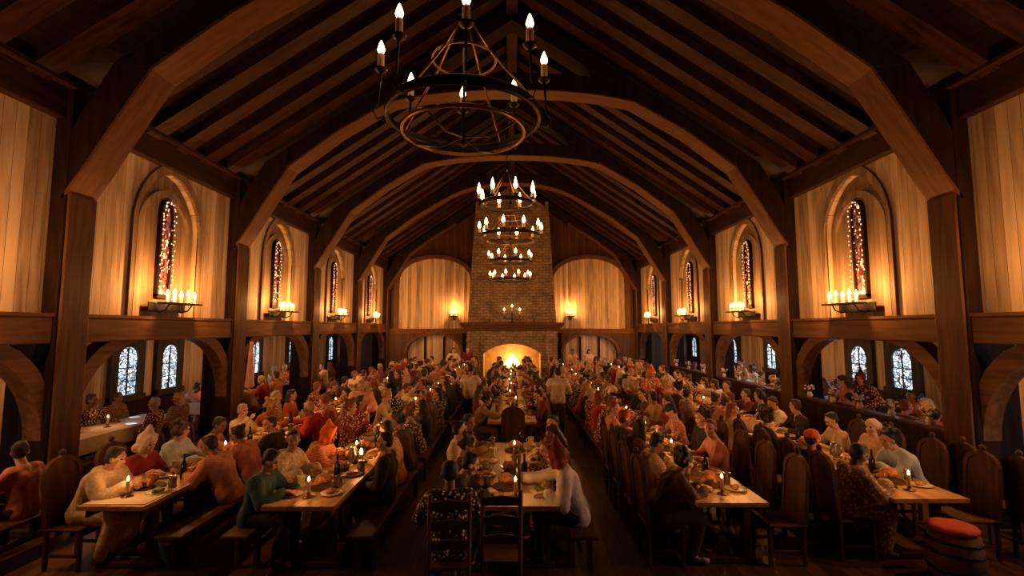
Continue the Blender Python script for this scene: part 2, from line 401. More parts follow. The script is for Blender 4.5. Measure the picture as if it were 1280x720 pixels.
        curve = [(-x, y) for x, y in arc] + arc[::-1][1:]
        mb.strip([(zc + u, v) for u, v in curve], [(zc + u, 2.55) for u, v in curve], fa, 0, .10)
        for q in (-1, 1): mb.prism([(zc + q * hwid, zb - .12), (zc + q * fr_o, zb - .12), (zc + q * fr_o, 2.55), (zc + q * hwid, 2.55)], fa, 0, .10)
        mb.box(*sorted((sgn * (AX - .16), sgn * AX)), zc - fr_o, zc + fr_o, zb - .16, zb)
        mb.box(*sorted((sgn * (AX - .08), sgn * (AX - .05))), zc - .012, zc + .012, zb, zt + .3)
        for hz in (.33, .66): mb.box(*sorted((sgn * (AX - .08), sgn * (AX - .05))), zc - hwid, zc + hwid, zb + (zt - zb) * hz * 1.2 - .01, zb + (zt - zb) * hz * 1.2 + .01)
        struct(f'window_aisle_{i}_frame', mb, M['grey_frame'])
        ld = bpy.data.lights.new('daylight', 'AREA'); ld.shape = 'RECTANGLE'; ld.size = .5; ld.size_y = 1.0; ld.energy = 26 if sgn > 0 else 9; ld.color = (.62, .80, 1.0)
        lo_ = bpy.data.objects.new('daylight', ld); COL.objects.link(lo_); lo_.location = (sgn * (AX - .18), zc, 1.6); lo_.rotation_euler = (PI / 2, 0, PI / 2 * sgn)
    for i in range(0, len(wins), 2):
        z0, z1 = wins[i][0] - .55, wins[i + 1][0] + .55
        mb = MB(); mb.box(*sorted((sgn * (AX - .05), sgn * AX)), z0, z1, 0, .9 if sgn < 0 else 1.06); struct(f'trim_wainscot_{i}', mb, M['wainscot'])

# posts, arched braces, girts, plates ---------------------------------------------------------
for sgn, nm in ((-1, 'left'), (1, 'right')):
    for k, z in enumerate(PZ):
        mb = MB().box(*sorted((sgn * PX, sgn * (PX + .42))), z, z + PW, 0, roof(PX) + .1)
        mb.box(*sorted((sgn * (PX - .03), sgn * (PX + .45))), z - .03, z + PW + .03, 0, .45)
        bevel(struct(f'wall_{nm}_post', mb, M['dark_wood']), .02)
        bevel(struct(f'trim_{nm}_post_painted_light', MB().box(*sorted((sgn * (PX - .045), sgn * (PX + .0))), z + .03, z + PW - .01, .46, 4.62), M['post']), .012)  # thin board added to carry the lit nave-side tone as colour
        # iron pegs where the girt meets the post
        mb = MB()
        for dy, dz in ((.14, .06), (.36, .06), (.25, -.12)):
            mb.tube([(sgn * (PX + .02), z + dy, G1 - .08 + dz), (sgn * (PX - .02), z + dy, G1 - .08 + dz)], .03, 8)
        struct(f'trim_{nm}_pegs', mb, M['dark_wood'])
    for k in range(len(PZ) - 1):
        a, b = PZ[k] + PW, PZ[k + 1]
        bevel(struct(f'wall_{nm}_girt', MB().box(*sorted((sgn * (PX + .03), sgn * (PX + .4))), a, b, G0, G1), M['girt']), .02)
        struct(f'trim_{nm}_rail', MB().box(*sorted((sgn * (PX + .02), sgn * (PX + .2))), a, b, G1, G1 + .05), M['girt'])
        bevel(struct(f'wall_{nm}_plate', MB().box(*sorted((sgn * (PX + .08), sgn * (PX + .5))), a, b, PL0, PL1 - .06), M['beam']), .02)
        struct(f'trim_{nm}_ledge', MB().box(*sorted((sgn * (PX - .06), sgn * (PX + .5))), a, b, PL1 - .06, PL1), M['beam'])
        fn = lambda u, v, d: (sgn * (PX + .08 + d), u, v)
        rr = 1.35
        for e, q in ((a, 1), (b, -1)):
            lo = [(e + q * (rr - rr * math.cos(t)) , G0 - rr + rr * math.sin(t)) for t in [i * PI / 24 for i in range(13)]]
            hi = [(e + q * max(0, rr - (rr + .24) * math.cos(t)), G0 - rr + min(rr, (rr + .24) * math.sin(t))) for t in [i * PI / 24 for i in range(13)]]
            struct(f'wall_{nm}_brace', MB().strip(lo, hi, fn, 0, .26), M['girt'])
        # dark inner pier beside each post on the aisle side
    for k, z in enumerate(PZ):
        struct(f'wall_{nm}_pier', MB().box(*sorted((sgn * (PX + .46), sgn * (PX + .72))), z + .08, z + PW - .08, 0, 2.72), M['dark_wood'])

# trusses -------------------------------------------------------------------------------------
for k, z in enumerate(PZ):
    y0, y1 = z, z + PW
    fn = lambda u, v, d: (u, d, v)
    collar = 8.45 if k < 5 else 8.9
    for sgn in (-1, 1):
        mb = MB()
        lo = [(5.38, 6.52), (4.2, 7.42), (2.95, 8.17), (1.5, 9.22), (0, 10.2)]
        hi = [(5.95, roof(5.95) + .02), (4.5, roof(4.5) + .02), (3.0, roof(3.0) + .02), (1.5, roof(1.5) + .02), (0, APEX + .02)]
        mb.strip([(sgn * u, v) for u, v in lo], [(sgn * u, v) for u, v in hi], fn, y0, y1)
        struct('wall_truss_rafter', mb, M['dark_wood'])
        soff = [(5.38, 6.52), (4.2, 7.42), (2.95, 8.17)]; so2 = [(u - .02, v - .04) for u, v in soff]
        struct('trim_truss_painted_light', MB().strip([(sgn * u, v) for u, v in so2], [(sgn * u, v) for u, v in soff], fn, y0 - .01, y1 + .01), M['beam_x'])  # thin board added so the underside has its lit tone as colour
        lo = [(6.58, 4.55), (6.32, 4.95), (6.0, 5.5), (5.7, 6.0), (5.38, 6.52)]
        hi = [(6.58, 5.35), (6.52, 5.5), (6.4, 5.8), (6.2, 6.15), (5.95, roof(5.95) + .02)]
        mb = MB().strip([(sgn * u, v) for u, v in lo], [(sgn * u, v) for u, v in hi], fn, y0 + .02, y1 - .02)
        struct('wall_truss_brace', mb, M['dark_wood'])
        so2 = [(u - .035, v - .02) for u, v in lo]
        struct('trim_truss_painted_light', MB().strip([(sgn * u, v) for u, v in so2], [(sgn * u, v) for u, v in lo], fn, y0, y1), M['beam_x'])
    n = 14; lo = []; hi = []
    for i in range(n + 1):
        u = -2.98 + 5.96 * i / n; t = u / 2.98
        lo.append((u, 8.15 + (collar - 8.15) * (1 - abs(t) ** 2.4))); hi.append((u, min(roof(u), lo[-1][1] + .42)))
    if k < 6: struct('wall_truss_collar', MB().strip(lo, hi, fn, y0 + .03, y1 - .03), M['dark_wood'])
    if k < 6: struct('trim_collar_painted_light', MB().strip([(u, v - .04) for u, v in lo], lo, fn, y0 + .01, y1 - .01), M['beam_x'])
# common rafters
for k in range(len(PZ) - 1):
    a, b = PZ[k] + PW, PZ[k + 1]; n = 5
    for i in range(n):
        yc = a + (b - a) * (i + .62) / (n + .25)
        for sgn in (-1, 1):
            fn = lambda u, v, d: (sgn * u, d, v)
            mb = MB().prism([(0, APEX), (6.6, roof(6.6)), (6.6, roof(6.6) + .2), (0, APEX + .2)], fn, yc - .17, yc + .17)
            struct('ceiling_rafter', mb, M['rafter'])
struct('ceiling_ridge', MB().box(-.14, .14, FRONT, BACK, APEX - .25, APEX + .2), M['beam'])

# back gable ------------------------------------------------------------------------------------
fnb = lambda u, v, d: (u, BACK + d, v)
struct('wall_back', MB().prism([(-9.7, 0), (-1.5, 0), (-1.5, 2.0), (1.5, 2.0), (1.5, 0), (9.7, 0), (9.7, 2.95), (6.95, 2.95), (6.95, roof(6.95) + .2), (0, APEX + .2), (-6.95, roof(6.95) + .2), (-6.95, 2.95), (-9.7, 2.95)], fnb, .3, .5), M['gable_dark'])
struct('wall_front', MB().prism([(-9.7, 0), (9.7, 0), (9.7, 2.95), (6.95, roof(6.95) + .2), (0, APEX + .2), (-6.95, roof(6.95) + .2), (-9.7, 2.95)], lambda u, v, d: (u, FRONT + d, v), -.2, 0), M['gable_dark'])
for sgn, nm in ((-1, 'left'), (1, 'right')):
    # arched pale panel in a dark timber surround
    c, hw, sp, ri = 4.1, 1.93, 5.0, 1.35
    cur = [(c - hw * math.cos(t), sp + ri * math.sin(t) ** .85) for t in [i * PI / 16 for i in range(17)]]
    poly = [(c + hw, 2.6), (c - hw, 2.6)] + cur
    struct('wall_back_panel', MB().prism([(sgn * u, v) for u, v in poly], fnb, .16, .29), M['wall_x'])
    out = [(c - (hw + .22) * math.cos(t), sp + (ri + .22) * math.sin(t) ** .85) for t in [i * PI / 16 for i in range(17)]]
    cur2 = [(c - hw, 2.6)] + cur + [(c + hw, 2.6)]; out2 = [(c - hw - .22, 2.6)] + out + [(c + hw + .22, 2.6)]
    struct('trim_gable_arch', MB().strip([(sgn * u, v) for u, v in cur2], [(sgn * u, v) for u, v in out2], fnb, -.02, .3), M['beam_x'])
    struct('wall_back_girt', MB().box(*sorted((sgn * 2.2, sgn * 6.5)), BACK - .05, BACK + .3, 2.38, 2.62), M['girt'])
    # lower panelling with a wide arched alcove
    c, hw, sp, ri = 4.1, 1.42, 1.35, .95
    cur = [(c - hw * math.cos(t), sp + ri * math.sin(t)) for t in [i * PI / 16 for i in range(17)]]
    mb = MB(); f2 = lambda u, v, d: (sgn * u, BACK + d, v)
    mb.prism([(2.6, 0), (c - hw, 0), (c - hw, sp), (c - hw, 2.38), (2.6, 2.38)], f2, -.1, .3)
    mb.prism([(c + hw, 0), (6.5, 0), (6.5, 2.38), (c + hw, 2.38), (c + hw, sp)], f2, -.1, .3)
    mb.strip(cur, [(u, 2.38) for u, v in cur], f2, -.1, .3)
    struct('wall_back_wainscot', mb, M['wainscot_x'])
    struct('trim_alcove_arch', MB().strip(cur, [(c + (u - c) * 1.1, sp + (v - sp) * 1.13) for u, v in cur], f2, -.16, -.08), M['girt'])
    struct('wall_back_alcove', MB().box(*sorted((sgn * (c - hw - .1), sgn * (c + hw + .1))), BACK + .22, BACK + .29, 0, 2.37), M['wall_x'])
    for q in (-.5, .5): struct('trim_alcove_mullion', MB().box(*sorted((sgn * (c + q * 1.0 - .05), sgn * (c + q * 1.0 + .05))), BACK + .12, BACK + .22, 0, 2.2), M['dark_wood'])

# fireplace and chimney -----------------------------------------------------------------------
fp = tag(empty('fireplace', (0, BACK - .5, 0)), 'great stone fireplace with tapering chimney and arched glowing hearth', 'fireplace')
f3 = lambda u, v, d: (u, d, v)
mb = MB(); cur = [(-1.48 + 2.96 * i / 14, 1.32 + .5 * (1 - abs(-1 + i / 7) ** 2.4)) for i in range(15)]
mb.prism([(-2.35, 0), (-1.48, 0), (-1.48, 1.32), (-1.48, 2.5), (-2.35, 2.5)], f3, 0, .5); mb.prism([(1.48, 0), (2.35, 0), (2.35, 2.5), (1.48, 2.5), (1.48, 1.32)], f3, 0, .5)
mb.strip(cur, [(u, 2.5) for u, v in cur], f3, 0, .5)
link('surround', mb.mesh('surround', M['stone']), fp)
mb = MB(); mb.box(-1.6, 1.6, 1.35, 1.5, 0, 2.3); mb.box(-1.62, -1.48, .5, 1.5, 0, 2.3); mb.box(1.48, 1.62, .5, 1.5, 0, 2.3); mb.box(-1.6, 1.6, .5, 1.5, 2.05, 2.2)
link('firebox', mb.mesh('firebox', plain('firebrick', (.50, .30, .14), .8, 0, .25, 4, .4)), fp)
mb = MB().box(-2.68, 2.68, -.28, .5, 2.78, 2.93); mb.box(-2.6, 2.6, -.2, .5, 2.66, 2.78); mb.box(-2.5, 2.5, -.12, .5, 2.5, 2.66)
bevel(link('mantel', mb.mesh('mantel', M['beam_x']), fp), .02)
for q in (-1, 1):
    mb = MB().box(*sorted((q * 1.72, q * 2.3)), -.1, 0, 0, 2.5); mb.box(*sorted((q * 1.66, q * 2.36)), -.14, 0, 1.95, 2.15); mb.box(*sorted((q * 1.66, q * 2.36)), -.14, 0, 0, .3)
    bevel(link('pilaster', mb.mesh('pilaster', M['stone']), fp), .02)
mb = MB().prism([(-2.15, 2.93), (2.15, 2.93), (1.74, 9.4), (0, 10.5), (-1.74, 9.4)], f3, .02, .79)
link('chimney_breast', mb.mesh('chimney_breast', M['stone']), fp)
for q in (-1, 1): link('chimney_quoin', MB().prism([(q * 2.15, 2.93), (q * 2.3, 2.93), (q * 1.89, 9.3), (q * 1.74, 9.3)], f3, -.03, .3).mesh('chimney_quoin', M['stone']), fp)
link('hearth_slab', MB().box(-2.2, 2.2, -.5, .5, 0, .12).mesh('hearth_slab', M['stone']), fp)
mb = MB()
for k in range(5): mb.tube([(-.6 + .05 * k, .75 + .1 * (k % 3), .3 + .13 * (k // 2)), (.6 - .04 * k, .85 - .1 * (k % 2), .34 + .13 * (k // 2))], .09, 9)
link('log_pile', mb.mesh('log_pile', M['dark_wood']), fp)['label'] = 'burning logs'
mb = MB()
for k in range(9):
    x = -.36 + .09 * k; h = .35 + .5 * (1 - abs(k - 4) / 4.5) + .1 * (k % 2)
    flame_mb(mb, (x, .85 + .06 * (k % 3), .45), .12, h)
link('hearth_fire', mb.mesh('hearth_fire', M['fire'], True), fp)['label'] = 'bright orange flames'
light('fire_light', fp, (0, .75, 1.05), P_FIRE, .3, (1, .5, .14))

# ------------------------------------------------------------------ candle fittings
def candle_parts(parent, loc, h=.12, r=.022, fr=.022, fh=.07, flame='flame'):
    c = link('candle', MB().lathe([(r, 0), (r, h * .9), (r * .8, h), (0, h)], (0, 0, 0), 10).mesh('candle', M['wax'], False), parent, loc)
    f = link('flame', flame_mb(MB(), (0, 0, h), fr, fh).mesh('flame', M[flame], True), c); return c
def make_sconce(n=5, L=.95):
    """shelf sconce on a wall whose face is at x=0, hall towards +x"""
    t = empty('wall_sconce')
    mb = MB().box(.16, .40, -L / 2, L / 2, -.02, .015); mb.box(0, .025, -L / 2 - .02, L / 2 + .02, -.16, .02)
    bevel(link('shelf', mb.mesh('shelf', M['iron']), t), .006)
    for q in (-1, 1):
        link('bracket', MB().tube([(.01, q * L * .33, -.14), (.10, q * L * .33, -.17), (.22, q * L * .33, -.12), (.28, q * L * .33, -.02)], .014, 8).mesh('bracket', M['iron'], True), t)
    link('gallery_rail', MB().tube([(.39, -L / 2, .05), (.39, L / 2, .05)], .008, 6).mesh('gallery_rail', M['brass'], True), t)
    for i in range(n):
        candle_parts(t, (.28, (-.5 + (i + .5) / n) * L, .015), .11 + .03 * (i % 2), .028, .034, .13)
    for q in (-1, 1): light('candle_glow', t, (.38, q * L * .42, .24), P_SCONCE / 2, .05)
    return t
sp = make_sconce(); kids_of(sp); first = True
bn = ['the bay behind the camera', 'first bay', 'second bay', 'third bay', 'fourth bay', 'fifth bay']
for sgn, nm in ((-1, 'left'), (1, 'right')):
    for k in range(1, 6):
        o = sp if first else copy_tree(sp); first = False
        o.location = (sgn * (WX - .0), (PZ[k] + PW + PZ[k + 1]) / 2 + .05, 3.12); o.rotation_euler.z = 0 if sgn < 0 else PI
        where = 'nearest bay' if k == 1 else f'{ordinal(k - 1)} full bay from the camera'
        tag(o, f'iron shelf sconce with five lit candles, {nm} nave wall, {where}', 'wall sconce', 'candle shelves along the nave walls')
def make_round_sconce():
    t = empty('wall_sconce')
    link('backplate', MB().box(-.09, .09, 0, .03, -.2, .12).mesh('backplate', M['iron']), t)
    link('arm', MB().tube([(0, .0, -.1), (0, -.12, -.14), (0, -.24, -.08), (0, -.26, 0)], .016, 8).mesh('arm', M['iron'], True), t)
    link('tray', MB().lathe([(.05, -.03), (.26, 0), (.28, .03), (.25, .015), (0, .01)], (0, -.26, 0), 16).mesh('tray', M['iron'], True), t)
    for i in range(5):
        a = 2 * PI * i / 5; candle_parts(t, (.17 * math.cos(a), -.26 + .17 * math.sin(a), .02), .16, .032, .032, .11)
    light('candle_glow', t, (0, -.36, .42), P_BACK, .08); return t
rs = make_round_sconce(); kids_of(rs)
for i, sx in enumerate((-1, 1)):
    o = rs if i == 0 else copy_tree(rs)
    o.location = (sx * 3.08, BACK + .16, 3.25)
    tag(o, f'round tray sconce of candles on the gable {"left" if sx < 0 else "right"} of the chimney', 'wall sconce', 'tray sconces beside the chimney')

def make_chandelier(name, loc, r, n, hold, hub_h, fr, fh, power, ch=.16, rings=2, label='', phase=0, spread_=0.0):
    t = tag(empty(name, loc), label, 'chandelier')
    circ = lambda rad, z, k=40: [(rad * math.cos(2 * PI * i / k), rad * math.sin(2 * PI * i / k), z) for i in range(k)]
    link('rim', MB().tube(circ(r, 0), .022, 8, True, 2.6).mesh('rim', M['iron'], True), t)
    if rings > 1:
        link('lower_hoop', MB().tube(circ(r * .8, -.17), .016, 8, True, 1.6).mesh('lower_hoop', M['brass'], True), t)
        link('upper_hoop', MB().tube(circ(r * .42, hub_h * .55), .013, 8, True).mesh('upper_hoop', M['brass'], True), t)
    for i in range(4):
        a = PI / 4 + i * PI / 2 + .3
        link('rod', MB().tube([(r * math.cos(a), r * math.sin(a), -.02 if rings > 1 else 0), (r * .98 * math.cos(a), r * .98 * math.sin(a), .05), (r * .42 * math.cos(a), r * .42 * math.sin(a), hub_h * .55), (0.03 * math.cos(a), .03 * math.sin(a), hub_h)], .014, 8).mesh('rod', M['brass'], True), t)
    if rings > 1:
        link('centre_post', MB().lathe([(.0, -.34), (.04, -.3), (.015, -.24), (.015, .1), (.035, .16), (.015, .22), (.012, hub_h)], (0, 0, 0), 10).mesh('centre_post', M['iron'], True), t)
        for i in range(4):
            a = PI / 4 + i * PI / 2 + .3
            link('spoke', MB().tube([(0, 0, -.22), (r * .4 * math.cos(a), r * .4 * math.sin(a), -.27), (r * .8 * math.cos(a), r * .8 * math.sin(a), -.17)], .012, 6).mesh('spoke', M['iron'], True), t)
    link('hub', MB().lathe([(0, hub_h - .08), (.05, hub_h - .04), (.07, hub_h), (.04, hub_h + .06), (.015, hub_h + .1)], (0, 0, 0), 12).mesh('hub', M['iron'], True), t)
    top = APEX - .25 - loc[2]
    mb = MB(); z = hub_h + .08; i = 0
    while z < top - .02:
        a = (i % 2) * PI / 2; mb.tube([(.03 * math.cos(b) * math.cos(a), .03 * math.cos(b) * math.sin(a), z + .05 + .055 * math.sin(b)) for b in [j * PI / 4 for j in range(8)]], .008, 5, True); z += .088; i += 1
    link('chain', mb.mesh('chain', M['iron'], True), t)
    for i in range(n):
        a = phase + 2 * PI * i / n; ca, sa = math.cos(a), math.sin(a); ro = r + .07
        pts = [(r * ca, r * sa, -.02), ((r + .1) * ca, (r + .1) * sa, -.06), ((r + .15) * ca, (r + .15) * sa, .04), ((r + .09) * ca, (r + .09) * sa, .12), (ro * ca, ro * sa, hold)]
        arm = link('candle_arm', MB().tube(pts, .013, 7).mesh('candle_arm', M['iron'], True), t)
        link('drip_pan', MB().lathe([(.015, hold - .03), (.06, hold), (.075, hold + .02), (.03, hold + .01), (.028, hold + .05)], (ro * ca, ro * sa, 0), 12).mesh('drip_pan', M['iron'], True), arm)
        candle_parts(t, (ro * ca, ro * sa, hold + .01), ch, fr * .9, fr, fh)
    light('chandelier_glow', t, (0, 0, hold + ch + .15), power, .3)
    light('chandelier_added_fill', t, (0, 0, -.5), power * .5, .3)  # extra lamp below the ring, added to brighten the crowd
    return t
make_chandelier('wheel_chandelier', (-.53, 5.1, 4.95), .83, 8, .48, 1.2, .042, .16, P_CHAN * .22, .18, 2, 'large iron wheel chandelier with tall candles, nearest to the camera', .12)
make_chandelier('wheel_chandelier', (-.14, 13, 6.05), .72, 8, .06, 1.0, .055, .34, P_CHAN, .14, 1, 'topmost small hoop chandelier with long flames before the chimney', .3)
make_chandelier('wheel_chandelier', (-.05, 16, 5.75), .98, 10, .06, 1.1, .06, .26, P_CHAN, .16, 2, 'widest of the hoop chandeliers, second down in front of the chimney', .1)
make_chandelier('wheel_chandelier', (-.08, 19.6, 5.38), .82, 8, .06, .9, .06, .22, P_CHAN, .14, 1, 'hoop chandelier third down in front of the chimney', .25)
make_chandelier('wheel_chandelier', (-.08, 22, 4.85), .86, 10, .06, .9, .06, .2, P_CHAN * .8, .14, 1, 'lowest hoop chandelier, just above the candelabrum on the mantel', .1)
cb = tag(empty('candelabrum', (0, BACK - .62, 2.93)), 'three-armed iron candelabrum standing on the stone mantel', 'candelabrum')
link('stand', MB().lathe([(.12, 0), (.13, .03), (.03, .06), (.02, .4), (.03, .44), (.015, .5)], (0, 0, 0), 12).mesh('stand', M['iron'], True), cb)
for q in (-1, 0, 1):
    link('candle_arm', MB().tube([(0, 0, .2), (q * .22, 0, .16), (q * .4, 0, .25), (q * .4, 0, .42)] if q else [(0, 0, .4), (0, 0, .62)], .014, 8).mesh('candle_arm', M['iron'], True), cb)
    candle_parts(cb, (q * .4, 0, .42 if q else .6), .2, .035, .05, .14)
for q in (-1, 1):
    c = tag(link('mantel_candlestick', MB().lathe([(.09, 0), (.1, .02), (.03, .05), (.025, .55), (.07, .6), (.02, .62)], (0, 0, 0), 12).mesh('mantel_candlestick', M['brass'], True), None, (q * 1.15, BACK - .6, 2.93)), f'tall brass candlestick on the mantel {"left" if q < 0 else "right"} of the candelabrum', 'candlestick', 'candlesticks on the mantel')
#PART2
# ------------------------------------------------------------------ furniture
def pbox(parent, name, mat, *b, bev=.01, label=None):
    o = link(name, MB().box(*b).mesh(name, mat), parent)
    if bev: bevel(o, bev, 1)
    if label: o['label'] = label
    return o
def make_table(w, L):
    t = empty('trestle_table'); h = .76
    mb = MB(); n = 5
    for i in range(n): mb.box(-w / 2 + i * w / n + .002, -w / 2 + (i + 1) * w / n - .002, 0, L, h - .045, h)
    mb.box(-w / 2 + .06, w / 2 - .06, .1, .18, h - .08, h - .045).box(-w / 2 + .06, w / 2 - .06, L - .18, L - .1, h - .08, h - .045)
    link('tabletop', mb.mesh('tabletop', M['table']), t)
    for y in (.32, L - .32):
        for q in (-1, 1): pbox(t, 'leg', M['seat_wood'], *sorted((q * (w / 2 - .17), q * (w / 2 - .08))), y - .045, y + .045, .06, h - .08)
        pbox(t, 'foot', M['seat_wood'], -w / 2 + .02, w / 2 - .02, y - .05, y + .05, 0, .07)
    for q in (-1, 1): pbox(t, 'apron', M['seat_wood'], *sorted((q * (w / 2 - .08), q * (w / 2 - .05))), .06, L - .06, h - .14, h - .045, bev=.006)
    pbox(t, 'stretcher', M['seat_wood'], -.04, .04, .32, L - .32, .2, .28)
    return t
def make_bench(L):
    t = empty('wooden_bench')
    pbox(t, 'seat', M['seat_wood'], -.15, .15, 0, L, .41, .455)
    for y in (.3, L - .3):
        for q in (-1, 1): pbox(t, 'leg', M['seat_wood'], *sorted((q * .07, q * .13)), y - .035, y + .035, 0, .41)
    pbox(t, 'stretcher', M['seat_wood'], -.02, .02, .3, L - .3, .14, .2)
    return t
def make_chair():
    """high-backed chair with a pointed arched back; sitter faces +x"""
    t = empty('high_back_chair'); W = .225
    pbox(t, 'seat', M['seat_wood'], -.22, .22, -W, W, .42, .46, bev=.015)
    for x in (-.19, .19):
        for y in (-.19, .19): pbox(t, 'leg', M['seat_wood'], x - .022, x + .022, y - .022, y + .022, 0, .42)
    for y in (-.19, .19): pbox(t, 'stretcher', M['seat_wood'], -.17, .17, y - .012, y + .012, .14, .18)
    pbox(t, 'apron', M['seat_wood'], .19, .21, -.17, .17, .36, .42)
    pts = [(W, .46), (W, .98)] + [(W * math.cos(a) , .98 + .20 * math.sin(a) ** .8) for a in [i * PI / 14 for i in range(1, 14)]] + [(-W, .98), (-W, .46)]
    pts[8] = (0, 1.20)
    back = link('backrest', MB().prism([(u * .82, .46 + (v - .46) * .95) for u, v in pts], lambda u, v, d: (-.2 - (v - .46) * .09 + d, u, v), -.012, .012).mesh('backrest', M['seat_wood']), t)
    inn = [(u * .80, .46 + (v - .46) * .94) for u, v in pts]; out = pts
    link('back_frame', MB().strip(inn, out, lambda u, v, d: (-.2 - (v - .46) * .09 + d, u, v), -.025, .025).mesh('back_frame', M['seat_wood']), t)
    link('finial', MB().lathe([(.02, 0), (.032, .025), (.03, .05), (0, .075)], (-.266, 0, 1.19), 8).mesh('finial', M['seat_wood'], True), t)
    return t
def simple_chair():
    src = make_chair(); mb = bmesh.new(); me = bpy.data.meshes.new('high_back_chair')
    for c in list(src.children):
        mb.from_mesh(c.data)
    mb.to_mesh(me); mb.free(); me.materials.append(M['seat_wood'])
    for c in list(src.children): bpy.data.objects.remove(c)
    bpy.data.objects.remove(src)
    return me
def make_ladder_chair():
    t = empty('ladder_back_chair')
    pbox(t, 'seat', M['seat_wood'], -.2, .2, -.2, .2, .42, .455)
    for y in (-.18, .18):
        pbox(t, 'leg', M['seat_wood'], .15, .19, y - .02, y + .02, 0, .42)
        link('back_post', MB().tube([(-.18, y, 0), (-.18, y, .45), (-.235, y, 1.12)], .022, 8).mesh('back_post', M['seat_wood'], True), t)
        pbox(t, 'stretcher', M['seat_wood'], -.17, .17, y - .01, y + .01, .16, .19)
    for z in (.62, .8, .98): link('back_slat', MB().prism([(-.18, z), (.18, z), (.18, z + .07), (0, z + .095), (-.18, z + .07)], lambda u, v, d: (-.19 - (v - .45) * .08 + d, u, v), -.008, .008).mesh('back_slat', M['seat_wood']), t)
    return t

# ------------------------------------------------------------------ people
TMP = []
def remesh(mb, voxel, mats, smooth_it=3, wrinkle=0, seed=0, name='body'):
    me = mb.mesh('tmp', mats[0]); o = bpy.data.objects.new('tmp', me); COL.objects.link(o)
    r = o.modifiers.new('r', 'REMESH'); r.mode = 'VOXEL'; r.voxel_size = voxel; r.use_smooth_shade = True
    s = o.modifiers.new('s', 'SMOOTH'); s.factor = .5; s.iterations = smooth_it
    dg = bpy.context.evaluated_depsgraph_get(); dg.update()
    out = bpy.data.meshes.new_from_object(o.evaluated_get(dg)); out.name = name
    bpy.data.objects.remove(o); bpy.data.meshes.remove(me)
    if wrinkle:
        out.calc_loop_triangles() if False else None
        for v in out.vertices:
            p = v.co; n = v.normal
            q = noise.noise(Vector((p.x * 11 + seed, p.y * 11, p.z * 5))) + .5 * noise.noise(Vector((p.x * 24, p.y * 24 + seed, p.z * 15)))
            v.co = p + n * (wrinkle * q)
    out.materials.clear()
    for m in mats: out.materials.append(m)
    out.polygons.foreach_set('use_smooth', [True] * len(out.polygons))
    return out
def ik(S, W, l1, l2, pole):
    S, W = Vector(S), Vector(W); d = W - S; D = min(d.length, (l1 + l2) * .985); d.normalize(); W = S + d * D
    a = (l1 * l1 - l2 * l2 + D * D) / (2 * D); h = math.sqrt(max(0, l1 * l1 - a * a))
    p = Vector(pole); p = (p - d * p.dot(d)).normalized()
    return S + d * a + p * h, W
def head_matrix(pos, yaw, pitch, roll=0):
    return Matrix.Translation(pos) @ Matrix.Rotation(yaw, 4, 'Z') @ Matrix.Rotation(pitch, 4, 'Y') @ Matrix.Rotation(roll, 4, 'X')
